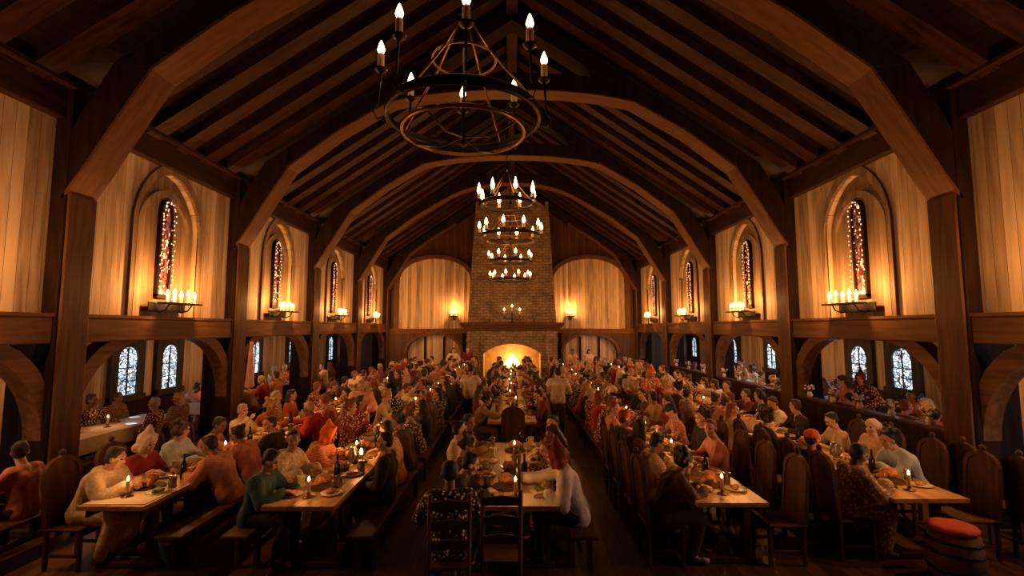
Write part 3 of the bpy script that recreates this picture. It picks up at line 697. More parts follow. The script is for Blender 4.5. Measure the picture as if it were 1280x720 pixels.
def pose_of(kind):
    """joint positions of a figure; x forward, y to its left, z up"""
    P = dict(lean=.12, yaw=0, pitch=.25, roll=0, L=(.40, .15, .82), R=(.40, -.15, .82), stand=False, hl=(1, -.25, -.15), hr=(1, .25, -.15))
    P.update({
        'eating': dict(lean=.22, pitch=.45, L=(.42, .17, .80), R=(.40, -.13, .86)),
        'drinking': dict(lean=.05, pitch=.0, L=(.40, .18, .80), R=(.22, -.07, 1.12), hr=(.25, .5, .85)),
        'talking_left': dict(lean=.16, yaw=.95, pitch=.12, L=(.40, .20, .81), R=(.42, -.10, .81)),
        'talking_right': dict(lean=.10, yaw=-.95, pitch=.10, L=(.40, .10, .81), R=(.36, -.24, .83)),
        'leaning': dict(lean=.42, pitch=.30, yaw=.2, L=(.50, .10, .82), R=(.50, -.06, .83), hl=(.6, -.8, 0), hr=(.6, .8, 0)),
        'reaching': dict(lean=.34, pitch=.3, yaw=-.3, L=(.36, .20, .81), R=(.66, -.16, .85), hr=(1, 0, -.1)),
        'upright': dict(lean=-.04, pitch=.05, yaw=.3, L=(.22, .12, .66), R=(.22, -.12, .66)),
        'gesturing': dict(lean=.04, pitch=.05, yaw=-.4, L=(.40, .17, .81), R=(.36, -.26, 1.08), hr=(.5, -.1, .9)),
        'standing': dict(lean=.04, pitch=.15, yaw=.3, stand=True, L=(.22, .22, 1.0), R=(.26, -.18, 1.02)),
        'serving': dict(lean=.10, pitch=.35, yaw=-.2, stand=True, L=(.36, .16, 1.08), R=(.38, -.16, 1.08)),
    }[kind])
    st = P['stand']; hz = .90 if st else .55
    P['pel'] = Vector((0, 0, hz)); u = Vector((math.sin(P['lean']), 0, math.cos(P['lean'])))
    P['chest'] = P['pel'] + u * .33; P['neck'] = P['pel'] + u * .47
    P['S'] = [P['neck'] + Vector((0, q * .18, -.045)) for q in (1, -1)]
    hd = Vector((math.sin(P['lean'] + .25), 0, math.cos(P['lean'] + .2)))
    P['head'] = P['neck'] + hd * .175; P['HM'] = head_matrix(P['head'], P['yaw'], P['pitch'])
    P['E'], P['W'] = [], []
    for q, S, W in ((1, P['S'][0], P['L']), (-1, P['S'][1], P['R'])):
        e, w_ = ik(S, W, .28, .25, (-.35, q * .7, -.8)); P['E'].append(e); P['W'].append(w_)
    if st:
        P['hip'] = [Vector((0, q * .09, .88)) for q in (1, -1)]; P['knee'] = [Vector((.03 + .03 * q, q * .10, .48)) for q in (1, -1)]
        P['ank'] = [Vector((-.01 + .04 * q, q * .10, .08)) for q in (1, -1)]
    else:
        P['hip'] = [Vector((.02, q * .09, .54)) for q in (1, -1)]; P['knee'] = [Vector((.43, q * (.11), .52)) for q in (1, -1)]
        P['ank'] = [Vector((.38 + .05 * q, q * .11, .09)) for q in (1, -1)]
    P['toe'] = [a + Vector((.15, 0, -.045)) for a in P['ank']]
    return P
def body_mesh(P, name):
    mb = MB(); pel, ch, nk = P['pel'], P['chest'], P['neck']
    for q in (-1, 1):
        o = Vector((0, q * .07, 0)); mb.cap(pel + o, .10, pel + (ch - pel) * .5 + o * .75, .085); mb.cap(pel + (ch - pel) * .45 + o * .8, .085, ch + o * 1.05, .105)
    mb.cap(P['S'][0], .055, P['S'][1], .055); mb.cap(ch, .11, nk - Vector((0, 0, .03)), .075)
    H = P['HM']; mb.cap(nk - Vector((0, 0, .02)), .056, H @ Vector((-.015, 0, -.06)), .052)
    # head: cranium, face, jaw, brow, nose, cheeks, ears, chin
    mb.ell((-.012, 0, .03), (.095, .076, .09), H); mb.ell((.02, 0, -.02), (.066, .062, .085), H); mb.cap((.03, .02, -.085), .032, (.03, -.02, -.085), .032, H)
    mb.cap((.066, 0, -.095), .02, (.062, 0, -.1), .02, H); mb.cap((.074, .03, .036), .016, (.074, -.03, .036), .016, H)
    mb.cap((.08, 0, .015), .010, (.098, 0, -.022), .015, H)
    for q in (-1, 1):
        mb.ell((.055, q * .042, -.03), (.026, .022, .024), H); mb.ell((-.005, q * .08, -.005), (.02, .011, .032), H)
    mb.cap((.078, .02, -.06), .010, (.078, -.02, -.06), .010, H)
    for i, q in enumerate((1, -1)):
        mb.cap(P['S'][i], .056, P['E'][i], .042); mb.cap(P['E'][i], .042, P['W'][i], .027)
        mb.cap(P['hip'][i], .095, P['knee'][i], .062); mb.cap(P['knee'][i], .062, P['ank'][i], .042)
        mb.cap(P['ank'][i] - Vector((.03, 0, .03)), .036, P['toe'][i], .032)
        # hand: palm, four fingers of unequal length, thumb from the side of the palm
        d = Vector(P['hl'] if i == 0 else P['hr']).normalized(); wv = Vector((0, 0, 1)).cross(d)
        if wv.length < .3: wv = Vector((0, 1, 0))
        wv.normalize(); n = d.cross(wv).normalized()      # n: back of the hand
        W = P['W'][i]
        for k in (-1, 0, 1): mb.cap(W + wv * k * .012, .019, W + d * .08 + wv * k * .024, .0155)
        for k, ln in ((-1.5, .062), (-.5, .078), (.5, .074), (1.5, .058)):
            b = W + d * .085 + wv * k * .021; m = b + (d * .9 - n * .25) * ln * .55 + wv * k * .003; e = m + (d * .55 - n * .7) * ln * .5
            mb.cap(b, .0105, m, .0098, None, 8); mb.cap(m, .0098, e, .0085, None, 8)
        b = W + d * .03 - wv * q * .03; m = b + (d * .5 - wv * q * .75) * .04; e = m + (d * .85 - n * .3) * .035
        mb.cap(b, .014, m, .012, None, 8); mb.cap(m, .012, e, .010, None, 8)
    me = remesh(mb, .0105, [M['skin'], M['lip'], M['eye']], 2, name=name)
    HI = H.inverted()
    for p in me.polygons:
        c = HI @ p.center
        if c.x > .066 and abs(c.y) < .024 and -.072 < c.z < -.052: p.material_index = 1
    # eyes set into the sockets
    bm = bmesh.new(); bm.from_mesh(me); eb = MB()
    for q in (-1, 1): eb.ell((.074, q * .031, .012), (.014, .016, .009), H, 8)
    em = eb.mesh('tmp', M['eye']); k = len(bm.faces); bm.from_mesh(em)
    bm.faces.ensure_lookup_table()
    for f in bm.faces[k:]: f.material_index = 2
    bm.to_mesh(me); bm.free(); bpy.data.meshes.remove(em); return me
def top_mesh(P, style, mat, seed):
    mb = MB(); pel, ch, nk = P['pel'], P['chest'], P['neck']; up = (nk - pel).normalized()
    g = {'shirt': .016, 'jacket': .028, 'robe': .034}[style]
    for q in (-1, 1):
        o = Vector((0, q * .07, 0)); mb.cap(pel + o - up * .02, .105 + g, pel + (ch - pel) * .5 + o * .8, .088 + g); mb.cap(pel + (ch - pel) * .45 + o * .85, .088 + g, ch + o * 1.05, .108 + g)
    mb.cap(P['S'][0], .056 + g, P['S'][1], .056 + g); mb.cap(ch, .112 + g * .7, nk - Vector((0, 0, .05)), .075 + g * .4)
    for i, q in enumerate((1, -1)):
        e, w_ = P['E'][i], P['W'][i]; mb.cap(P['S'][i], .058 + g, e, .046 + g)
        if style == 'shirt': mb.cap(e, .044 + g, e + (w_ - e) * .55, .034 + g)
        elif style == 'jacket': mb.cap(e, .046 + g, e + (w_ - e) * .9, .030 + g)
        else: mb.cap(e, .05 + g, e + (w_ - e) * .85, .060 + g)
    if style == 'jacket': mb.cap(nk + Vector((-.045, .05, .0)), .04, nk + Vector((-.045, -.05, .0)), .04)
    if style == 'robe':
        mb.ell(nk + Vector((-.09, 0, -.04)), (.07, .11, .10))
        for i, q in enumerate((1, -1)):
            mb.cap(P['hip'][i], .12, P['knee'][i], .095); 
            a = P['ank'][i] + Vector((0, 0, .06)); mb.cap(P['knee'][i], .095, a, .11)
            m = (P['knee'][0] + P['knee'][1]) / 2; mb.cap(m, .08, (P['ank'][0] + P['ank'][1]) / 2 + Vector((0, 0, .06)), .1)
    return remesh(mb, .02, [mat], 3, .012, seed, style)
def trouser_mesh(P, seed):
    mb = MB()
    for i in (0, 1):
        mb.cap(P['pel'] + Vector((0, (.07, -.07)[i], -.01)), .108, P['hip'][i], .105); mb.cap(P['hip'][i], .106, P['knee'][i], .076); mb.cap(P['knee'][i], .076, P['ank'][i] + Vector((0, 0, .05)), .058)
    return remesh(mb, .022, [M['cloth']], 3, .008, seed, 'trousers')
def shoe_mesh():
    return remesh(MB().cap((-.04, 0, -.035), .045, (.04, 0, -.035), .043).cap((.04, 0, -.04), .042, (.13, 0, -.045), .034).cap((-.03, 0, -.02), .05, (-.02, 0, .03), .052), .016, [M['shoe']], 2, name='shoe')
def hair_meshes():
    D = {}
    def shell(mb):
        mb.ell((-.026, 0, .045), (.094, .086, .085)); mb.ell((-.045, 0, -.005), (.068, .080, .075)); mb.cap((.03, .035, .105), .022, (.03, -.035, .105), .022)
        for q in (-1, 1): mb.cap((-.01, q * .074, .03), .014, (-.005, q * .076, -.005), .009)
        return mb
    D['short'] = remesh(shell(MB()), .014, [M['hair']], 1, .008, 3, 'hair')
    mb = shell(MB())
    for k in range(-3, 4):
        a = k * .34; mb.cap((-.045 - .035 * math.cos(a), .075 * math.sin(a), .02), .036, (-.075 - .03 * math.cos(a), .105 * math.sin(a), -.20 - .02 * (k % 2)), .030)
    D['long'] = remesh(mb, .014, [M['hair']], 1, .012, 5, 'hair')
    mb = shell(MB()); mb.ell((-.11, 0, .09), (.042, .045, .042)); D['bun'] = remesh(mb, .014, [M['hair']], 1, .008, 6, 'hair')
    mb = shell(MB())
    for k in range(16):
        a = k * 2.4; z = -.05 + .011 * k; mb.ell((-.03 + -.075 * abs(math.cos(a * .7)), .085 * math.sin(a), z + .03), (.04, .04, .04))
    D['curly'] = remesh(mb, .015, [M['hair']], 1, .016, 9, 'hair')
    mb = MB().ell((-.012, 0, .058), (.108, .094, .082)); mb.cap((.085, .035, .055), .014, (.15, .02, .04), .010).cap((.085, -.035, .055), .014, (.15, -.02, .04), .010).cap((.085, 0, .058), .016, (.158, 0, .042), .010)
    D['cap'] = remesh(mb, .012, [M['cloth']], 1, 0, 0, 'cap')
    mb = MB()
    mb.ell((-.03, 0, .03), (.11, .105, .12)); mb.cap((-.03, 0, .08), .09, (-.075, 0, .21), .02); mb.cap((-.05, .07, -.08), .06, (-.05, -.07, -.08), .06)
    for q in (-1, 1): mb.cap((.03, q * .075, .06), .025, (.03, q * .08, -.09), .03)
    mb.cap((.04, .05, .115), .026, (.04, -.05, .115), .026)
    D['hood'] = remesh(mb, .016, [M['cloth']], 2, .008, 4, 'hood')
    mb = MB(); mb.ell((-.02, 0, .05), (.105, .095, .085))
    for k in range(-3, 4):
        a = k * .36; mb.cap((-.04 - .05 * math.cos(a), .085 * math.sin(a), .05), .035, (-.10 - .04 * math.cos(a), .15 * math.sin(a), -.34), .04)
    D['veil'] = remesh(mb, .017, [M['cloth']], 2, .012, 8, 'veil')
    return D
HAIR = hair_meshes(); SHOE = shoe_mesh()
POSES = ['eating', 'drinking', 'talking_left', 'talking_right', 'leaning', 'reaching', 'upright', 'gesturing', 'standing', 'serving']
PP = {k: pose_of(k) for k in POSES}
BODY = {k: body_mesh(PP[k], 'person') for k in POSES}
TROU = {k: trouser_mesh(PP[k], i) for i, k in enumerate(POSES)}
TOPS = {}
def top_of(pose, style, pat):
    key = (pose, style, pat)
    if key not in TOPS:
        base = TOPS.get((pose, style))
        if base is None: base = TOPS[(pose, style)] = top_mesh(PP[pose], style, M['cloth'], len(TOPS))
        me = base.copy(); me.materials.clear(); me.materials.append(M[pat]); me.name = style; TOPS[key] = me
    return TOPS[key]
CLOTH = [('dark red', (.20, .016, .015), 6), ('maroon', (.13, .015, .018), 5), ('black', (.012, .009, .010), 13), ('cream', (.66, .50, .33), 4), ('white', (.72, .64, .54), 3),
         ('brown', (.08, .035, .018), 6), ('rust', (.42, .09, .025), 3), ('pink', (.55, .20, .16), 3), ('navy', (.012, .016, .045), 6), ('grey', (.07, .055, .05), 4), ('tan', (.32, .19, .10), 2), ('teal', (.02, .07, .07), 1), ('crimson', (.38, .025, .025), 2)]
CL = {n: c for n, c, _ in CLOTH}; CL['orange'] = (.75, .14, .02); CL['blue'] = (.03, .09, .55); CL['pale blue'] = (.40, .48, .62); CL['peach'] = (.78, .40, .24)
SKINS = [(.56, .31, .20), (.48, .25, .15), (.62, .36, .25), (.30, .15, .08), (.17, .08, .045), (.52, .29, .18)]
HAIRS = [('black', (.012, .009, .008), 5), ('brown', (.045, .022, .012), 5), ('auburn', (.20, .05, .02), 2), ('blond', (.42, .26, .10), 2), ('grey', (.35, .31, .28), 1)]
HC = {n: c for n, c, _ in HAIRS}
def pick(l):
    t = sum(x[2] for x in l); r = R_.random() * t
    for x in l:
        r -= x[2]
        if r <= 0: return x
    return l[-1]
NPEOPLE = 0
def person(x, y, rz, where, group, pose=None, style=None, color=None, hair=None, hcol=None, pat=None, z=0, scale=None, accent=None, detail=True):
    """one person; where: words that place them"""
    global NPEOPLE; NPEOPLE += 1
    pose = pose or R_.choice(POSES[:8]); style = style or R_.choice(['shirt', 'shirt', 'jacket', 'jacket', 'robe'])
    color = color or pick(CLOTH)[0]; hair = hair or R_.choice(['short', 'short', 'short', 'long', 'long', 'bun', 'curly', 'short', 'long', 'hood' if style == 'robe' else 'curly', 'cap' if style != 'robe' and R_.random() < .3 else 'short'])
    hcol = hcol or pick(HAIRS)[0]; pat = pat or R_.choice(['cloth', 'cloth', 'cloth', 'cloth_spots', 'cloth_bands'])
    sc = scale or R_.uniform(.93, 1.03)
    b = link('person', BODY[pose], None, (x, y, z), rz + R_.uniform(-.14, .14)); b.scale = (sc, sc * R_.uniform(.94, 1.05), sc)
    if scale is None and z == 0 and not PP[pose]['stand']: b.scale.z = R_.uniform(.97, 1.03)
    b.color = (*R_.choice(SKINS), 1)
    t = link(style, top_of(pose, style, pat), b); v = R_.uniform(.8, 1.2); t.color = (*[min(.9, c * v) for c in CL[color]], 1)
    if not (style == 'robe'):
        tr = link('trousers', TROU[pose], b); tr.color = (*R_.choice([(.02, .018, .02), (.03, .035, .06), (.06, .04, .028), (.12, .09, .06)]), 1)
    if detail:
        for i in (0, 1): link('shoe', SHOE, b, PP[pose]['ank'][i])
    ph = {'short': 'short %s hair', 'long': 'long %s hair', 'bun': 'a %s bun', 'curly': 'curly %s hair', 'cap': 'a %s cap', 'hood': 'a %s pointed hood', 'veil': 'a %s veil'}[hair]
    if hair in ('cap', 'hood', 'veil'):
        hn = accent or ({'cap': pick(CLOTH)[0], 'hood': color, 'veil': 'cream'}[hair]); hc = CL[hn]
        if hair == 'cap': 
            h0 = link('hair', HAIR['short'], b); h0.matrix_local = PP[pose]['HM']; h0.color = (*HC[hcol], 1); h0.scale = (.96, .96, .96)
    else: hn = hcol; hc = HC[hcol]
    h = link(hair if hair in ('cap', 'hood', 'veil') else 'hair', HAIR[hair], b); h.matrix_local = PP[pose]['HM']; h.color = (*hc, 1)
    pt = {'cloth': '', 'cloth_spots': 'spotted ', 'cloth_bands': 'banded '}[pat]
    if len(f'{ph % hn} {pt} {color} {where}'.split()) > 12: pt = ''
    tag(b, f'{"standing " if PP[pose]["stand"] else ""}person with {ph % hn}, {pt}{color} {style}, {where}', 'person', group)
    return b

# ------------------------------------------------------------------ tableware
def plate_mesh(): return MB().lathe([(.055, 0), (.07, .006), (.125, .016), (.128, .02), (.08, .012), (0, .010)], (0, 0, 0), 18).mesh('plate', M['china'], True)
def food_mesh(kind):
    mb = MB(); r = random.Random(kind)
    for k in range(7): a = r.random() * 6.3; d = r.random() * .05; mb.ell((d * math.cos(a), d * math.sin(a), .025 + .012 * r.random()), (.028 + .018 * r.random(), .02 + .012 * r.random(), .018 + .012 * r.random()), None, 8)
    return remesh(mb, .008, [M[['food_brown', 'food_mix', 'greens'][kind % 3]]], 1, .004, kind, 'food')
def mug_mesh(mat):
    mb = MB().lathe([(0, 0), (.042, 0), (.046, .01), (.041, .06), (.044, .12), (.047, .125), (.038, .12), (.036, .02), (0, .018)], (0, 0, 0), 14)
    mb.tube([(.042, 0, .1), (.075, 0, .1), (.085, 0, .07), (.07, 0, .035), (.042, 0, .03)], .007, 6)
    return mb.mesh('mug', mat, True)
PLATE = plate_mesh(); FOOD = [food_mesh(i) for i in range(6)]; MUGS = [mug_mesh(M['pewter']), mug_mesh(M['china']), mug_mesh(M['brass'])]
BOTTLE = MB().lathe([(0, 0), (.036, 0), (.038, .01), (.038, .17), (.014, .22), (.013, .28), (.016, .285), (.016, .3), (0, .3)], (0, 0, 0), 14).mesh('bottle', M['bottle'], True)
BOWL = MB().lathe([(.05, 0), (.06, .008), (.12, .06), (.125, .068), (.11, .06), (.05, .018), (0, .015)], (0, 0, 0), 18).mesh('bowl', M['pewter'], True)
bm_ = MB()
for k in range(9):
    a = k * 2.4; bm_.ell((.05 * math.cos(a) * (k > 0), .05 * math.sin(a) * (k > 0), .075 + .02 * (k < 4)), (.032, .03, .028), None, 8)
ROLLS = bm_.mesh('contents', M['bread'], True)
bm_ = MB()
for k in range(9):
    a = k * 2.4; bm_.ell((.055 * math.cos(a) * (k > 0), .055 * math.sin(a) * (k > 0), .07 + .02 * (k < 4)), (.03, .03, .03), None, 8)
FRUIT = bm_.mesh('contents', M['food_mix'], True); 
BOARD = MB().lathe([(0, 0), (.16, 0), (.165, .01), (.16, .02), (0, .02)], (0, 0, 0), 18).mesh('serving_board', M['seat_wood'])
ROAST = remesh(MB().ell((0, 0, .085), (.11, .085, .062)).cap((.07, .06, .06), .035, (.14, .08, .05), .018).cap((.07, -.06, .06), .035, (.14, -.08, .05), .018), .01, [M['food_brown']], 2, .006, 2, 'roast')
PITCH = MB().lathe([(0, 0), (.05, 0), (.07, .05), (.065, .12), (.04, .19), (.048, .23), (.04, .22), (.03, .19), (0, .1)], (0, 0, 0), 14).tube([(.045, 0, .2), (.1, 0, .19), (.105, 0, .12), (.065, 0, .07)], .009, 6).mesh('pitcher', M['pewter'], True)
CBASE = MB().lathe([(.06, 0), (.062, .01), (.02, .015), (.018, .05), (.03, .055), (.012, .06)], (0, 0, 0), 12).mesh('candlestick', M['brass'], True)
def make_candle_lamp(bright=1.0):
    t = link('table_candle', CBASE); c = candle_parts(t, (0, 0, .05), .13, .020, .017, .055, 'flame_small')
    light('candle_light', t, (0, 0, .27), P_TABLE * bright, .03); return t
CP = make_candle_lamp(); kids_of(CP); CP_used = [False]
def make_lantern():
    t = empty('table_lantern')
    link('base', MB().lathe([(0, 0), (.075, 0), (.075, .02), (.05, .03), (0, .03)], (0, 0, 0), 8).mesh('base', M['iron']), t)
    for i in range(4): a = PI / 4 + i * PI / 2; link('upright', MB().tube([(.058 * math.cos(a), .058 * math.sin(a), .02), (.058 * math.cos(a), .058 * math.sin(a), .22)], .006, 6).mesh('upright', M['iron']), t)
    link('cap', MB().lathe([(.075, .22), (.07, .24), (.02, .29), (.012, .3), (0, .31)], (0, 0, 0), 8).mesh('cap', M['iron']), t)
    link('ring_handle', MB().tube([(.03 * math.cos(a), 0, .335 + .03 * math.sin(a)) for a in [i * PI / 6 for i in range(12)]], .004, 5, True).mesh('ring_handle', M['iron']), t)
    candle_parts(t, (0, 0, .03), .09, .028, .03, .10)
    light('lantern_light', t, (0, 0, .36), P_TABLE * 3.2, .04); return t
SEATS = {}
# rows: name, centre x, table width, starts, seat kind
ROWS = [('centre row', 0.0, 1.0, [(5.27, 2.85), (9.9, 2.85), (12.9, 2.85), (15.9, 2.85), (18.9, 2.85), (21.9, 2.0)], 'bench', 'bench'),
        ('left inner row', -2.28, .78, [(5.27 + 3.08 * i, 2.85) for i in range(6)], 'bench', 'bench'),
        ('left outer row', -4.27, .72, [(5.27 + 3.08 * i, 2.85) for i in range(6)], 'chair', 'bench'),
        ('right inner row', 2.4, .78, [(5.38 + 3.08 * i, 2.85) for i in range(6)], 'chair', 'chair'),
        ('right outer row', 4.66, .84, [(5.5 + 3.06 * i, 2.8) for i in range(6)], 'chair', 'chair')]
OV = {
 ('left inner row', 'left', 0): dict(pose='eating', style='jacket', color='teal', hair='short', hcol='black', pat='cloth'),
 ('left inner row', 'left', 1): dict(pose='talking_right', style='robe', color='cream', hair='bun', hcol='black', pat='cloth_spots'),
 ('left inner row', 'left', 2): dict(pose='leaning', style='robe', color='rust', hair='hood', accent='orange', pat='cloth_bands'),
 ('left inner row', 'right', 0): None, ('left inner row', 'left', 6): None,
 ('left inner row', 'right', 1): dict(pose='upright', style='jacket', color='black', hair='short', hcol='black', pat='cloth'),
 ('left inner row', 'right', 2): dict(pose='eating', style='shirt', color='peach', hair='short', hcol='black', pat='cloth_spots'),
 ('left inner row', 'right', 3): dict(pose='eating', style='jacket', color='brown', hair='curly', hcol='black', pat='cloth'),
 ('centre row', 'left', 0): dict(pose='leaning', style='jacket', color='black', hair='short', hcol='black', pat='cloth'),
 ('centre row', 'left', 1): dict(pose='eating', style='shirt', color='maroon', hair='curly', hcol='brown', pat='cloth'),
 ('centre row', 'left', 3): dict(pose='talking_right', style='jacket', color='tan', hair='short', hcol='black', pat='cloth'),
 ('centre row', 'right', 0): dict(pose='reaching', style='jacket', color='white', hair='hood', accent='dark red', pat='cloth'),
 ('centre row', 'right', 1): dict(pose='leaning', style='robe', color='maroon', hair='curly', hcol='auburn', pat='cloth_spots'),
 ('centre row', 'right', 2): dict(pose='eating', style='shirt', color='dark red', hair='long', hcol='brown', pat='cloth_bands'),
 ('centre row', 'right', 3): dict(pose='talking_left', style='jacket', color='cream', hair='short', hcol='black', pat='cloth'),
 ('right inner row', 'left', 0): dict(pose='leaning', style='jacket', color='brown', hair='curly', hcol='black', pat='cloth'),
 ('right inner row', 'left', 1): dict(pose='eating', style='robe', color='cream', hair='short', hcol='black', pat='cloth_bands'),
 ('right inner row', 'right', 0): None, ('right inner row', 'right', 1): None,
 ('right inner row', 'right', 2): dict(pose='talking_left', style='shirt', color='pink', hair='short', hcol='auburn', pat='cloth'),
 ('right inner row', 'right', 3): dict(pose='upright', style='jacket', color='black', hair='curly', hcol='black', pat='cloth'),
 ('right outer row', 'left', 0): dict(pose='eating', style='robe', color='tan', hair='short', hcol='black', pat='cloth_spots'),
 ('right outer row', 'left', 1): dict(pose='upright', style='jacket', color='brown', hair='cap', accent='orange', pat='cloth'),
 ('right outer row', 'right', 0): None,
 ('right outer row', 'right', 1): dict(pose='leaning', style='jacket', color='pale blue', hair='curly', hcol='black', pat='cloth'),
 ('right outer row', 'right', 2): dict(pose='upright', style='robe', color='cream', hair='veil', accent='cream', pat='cloth_bands'),
 ('left outer row', 'left', 0): dict(pose='leaning', style='robe', color='cream', hair='short', hcol='brown', pat='cloth_spots'),
 ('left outer row', 'left', 1): dict(pose='eating', style='shirt', color='crimson', hair='hood', accent='cream', pat='cloth'),
 ('left outer row', 'left', 2): dict(pose='talking_left', style='jacket', color='pale blue', hair='curly', hcol='brown', pat='cloth'),
 ('left outer row', 'right', 0): None,
}
proto_tables = {}
proto_bench = {}
chair_proto = make_chair(); kids_of(chair_proto); chair_used = [False]; CHAIR_ME = None
def place_chair(x, y, rz, where, group, near=True):
    global CHAIR_ME
    if near:
        c = copy_tree(chair_proto)
    else:
        if CHAIR_ME is None: CHAIR_ME = simple_chair()
        c = link('high_back_chair', CHAIR_ME)
    c.location = (x, y, 0); c.rotation_euler.z = rz + R_.uniform(-.05, .05)
    return tag(c, f'dark oak high-backed chair with pointed back, {where}', 'chair', group)
n_plate = 0; GRP_T = 'trestle tables in the rows'
MUGN = ['pewter', 'cream china', 'brass']
for rn, cx, tw, starts, ls, rs_ in ROWS:
    ip = 0
    for side, sg, kind in (('left', -1, ls), ('right', 1, rs_)):
        idx = 0; plates = 0
        for ti, (y0, L) in enumerate(starts):
            ns = 4 if L > 2.2 else 3; sx = cx + sg * (tw / 2 + .26); rz = 0 if sg < 0 else PI
            for j in range(ns):
                y = y0 + .40 + .68 * j; key = (rn, side, idx)
                o = OV.get(key, {}) ; here = f'{ordinal(idx + 1)} seat, {side} of {rn}'
                empty_seat = (o is None) or (key not in OV and R_.random() < .05)
                if kind == 'chair' and ti == 0: place_chair(sx + sg * .03, y, rz, here, f'high-backed chairs along the {rn}', y < 11.5)
                if not empty_seat:
                    person(sx + R_.uniform(-.02, .02), y + R_.uniform(-.04, .04), rz, f'{side} of {rn}, {ordinal(idx + 1)} seat', f'diners along the {rn}', detail=y < 9, **(o or {}))
                # place setting
                if R_.random() < .92:
                    px, py = cx + sg * (tw / 2 - .17), y + R_.uniform(-.05, .05)
                    p = tag(link('plate', PLATE, None, (px, py, .7605), R_.random() * 6), f'cream plate of food on {rn}, {side} edge, {ordinal(idx + 1)} seat', 'plate', 'dinner plates on the long tables')
                    if y < 16 or R_.random() < .5: link('food', R_.choice(FOOD), p, (0, 0, 0))
                if R_.random() < .8:
                    mi = R_.choice((0, 1, 1, 2))
                    tag(link('mug', MUGS[mi], None, (cx + sg * (tw / 2 - .10 - .12 * R_.random()), y + .24 + R_.uniform(-.02, .03), .7605), R_.random() * 6), f'{MUGN[mi]} mug on {rn}, {side} edge, beyond the {ordinal(idx + 1)} seat', 'mug', 'mugs on the long tables')
                idx += 1
    for ti, (y0, L) in enumerate(starts):
        key = (tw, L)
        t = proto_tables.get(key)
        if t is None: t = make_table(tw, L); kids_of(t); proto_tables[key] = t
        else: t = copy_tree(t)
        t.location = (cx, y0, 0); o_n = ordinal(ti + 1)
        tag(t, f'oak trestle table crowded with dishes, {o_n} from the camera in the {rn}', 'table', GRP_T)
        for side, sg, kind in (('left', -1, ls), ('right', 1, rs_)):
            if kind != 'bench' and ti == 0: continue
            bnc = proto_bench.get(L)
            if bnc is None: bnc = make_bench(L); kids_of(bnc); proto_bench[L] = bnc
            else: bnc = copy_tree(bnc)
            bnc.location = (cx + sg * (tw / 2 + .27), y0, 0)
            tag(bnc, f'long dark oak bench on the {side} of the {o_n} table, {rn}', 'bench', 'benches along the tables')
        # things down the middle of the table
        yy = y0 + .28; m = 0
        while yy < y0 + L - .12:
            x = cx + R_.uniform(-.05, .05) * (1 if tw < .9 else 2)
            wh = f'middle of the {o_n} table, {rn}'; nth = ordinal(m // 5 + 1)
            q = m % 5
            if q == 0:
                c = CP if not CP_used[0] else copy_tree(CP); CP_used[0] = True
                c.location = (x, yy, .7605); tag(c, f'{nth} lit candle in brass holder, {wh}', 'candle', 'candles on the long tables')
            elif q == 1:
                c = tag(link('serving_board', BOARD, None, (x, yy, .7605)), f'{nth} round board of roast, {wh}', 'serving board', 'boards of roast on the tables')
                r = link('roast', ROAST, None, (x, yy, .7805), R_.random() * 6); tag(r, f'{nth} browned roast bird on its board, {wh}', 'food', 'roasts on the tables')
            elif q == 2:
                tag(link('bottle', BOTTLE, None, (x + .08, yy, .7605)), f'{nth} dark wine bottle, {wh}', 'bottle', 'bottles on the long tables')
            elif q == 3:
                c = tag(link('bowl', BOWL, None, (x, yy, .7605)), f'{nth} pewter bowl heaped with {"bread rolls" if ti % 2 else "fruit"}, {wh}', 'bowl', 'bowls on the long tables')
                link('contents', ROLLS if ti % 2 else FRUIT, c)['kind'] = 'stuff'
            else:
                tag(link('pitcher', PITCH, None, (x, yy, .7605), R_.random() * 6), f'{nth} pewter pitcher, {wh}', 'pitcher', 'pitchers on the long tables')
            yy += .34; m += 1
# bring the chair prototype itself into use, at the head of the centre table's second stretch
chair_proto.location = (0.02, 9.45, 0); chair_proto.rotation_euler.z = PI / 2
tag(chair_proto, 'dark high-backed chair at the head of the second centre table', 'chair')

# people, chairs and things placed singly -------------------------------------------------------
def lantern(x, y, label, first=[None]):
    t = first[0]
    if t is None: t = make_lantern(); kids_of(t); first[0] = t
    else: t = copy_tree(t)
    t.location = (x, y, .7605); return tag(t, label, 'lantern', 'lanterns on the tables')
lantern(-2.12, 6.92, 'bright lantern on the nearest left inner table, beside the wine bottle')
lantern(2.28, 7.72, 'bright lantern at the far end of the nearest right inner table')
lc = make_ladder_chair(); lc.location = (-.10, 4.92, 0); lc.rotation_euler.z = PI / 2; tag(lc, 'empty ladder-back chair at the near end of the centre table', 'chair'); kids_of(lc)
l2 = copy_tree(lc); l2.location = (-.60, 4.80, 0); l2.rotation_euler.z = PI / 2 + .12; tag(l2, 'ladder-back chair under the dark-haired person at the centre table end', 'chair')
person(-.60, 4.84, PI / 2 + .12, 'back to the camera at centre table end', 'people seated apart from the rows', 'eating', 'jacket', 'black', 'short', 'black', 'cloth_spots')
tag(link('wine_bottle', BOTTLE, None, (.06, 5.75, .7605)), 'tall dark wine bottle on the near end of the centre table', 'bottle').scale = (1.1, 1.1, 1.35)
tag(bevel(link('table_runner', MB().box(.06, .50, 5.262, 5.66, .7605, .768).mesh('table_runner', M['linen'])), .003), 'white linen mat on the near right corner of centre table', 'table linen')
tag(bevel(link('folded_cloth', MB().box(-.33, .33, .0, .5, .7605, .768).mesh('folded_cloth', M['linen']), None, (-4.27, 5.32, 0)), .003), 'pale linen cloth on the near end of the left outer table', 'table linen')
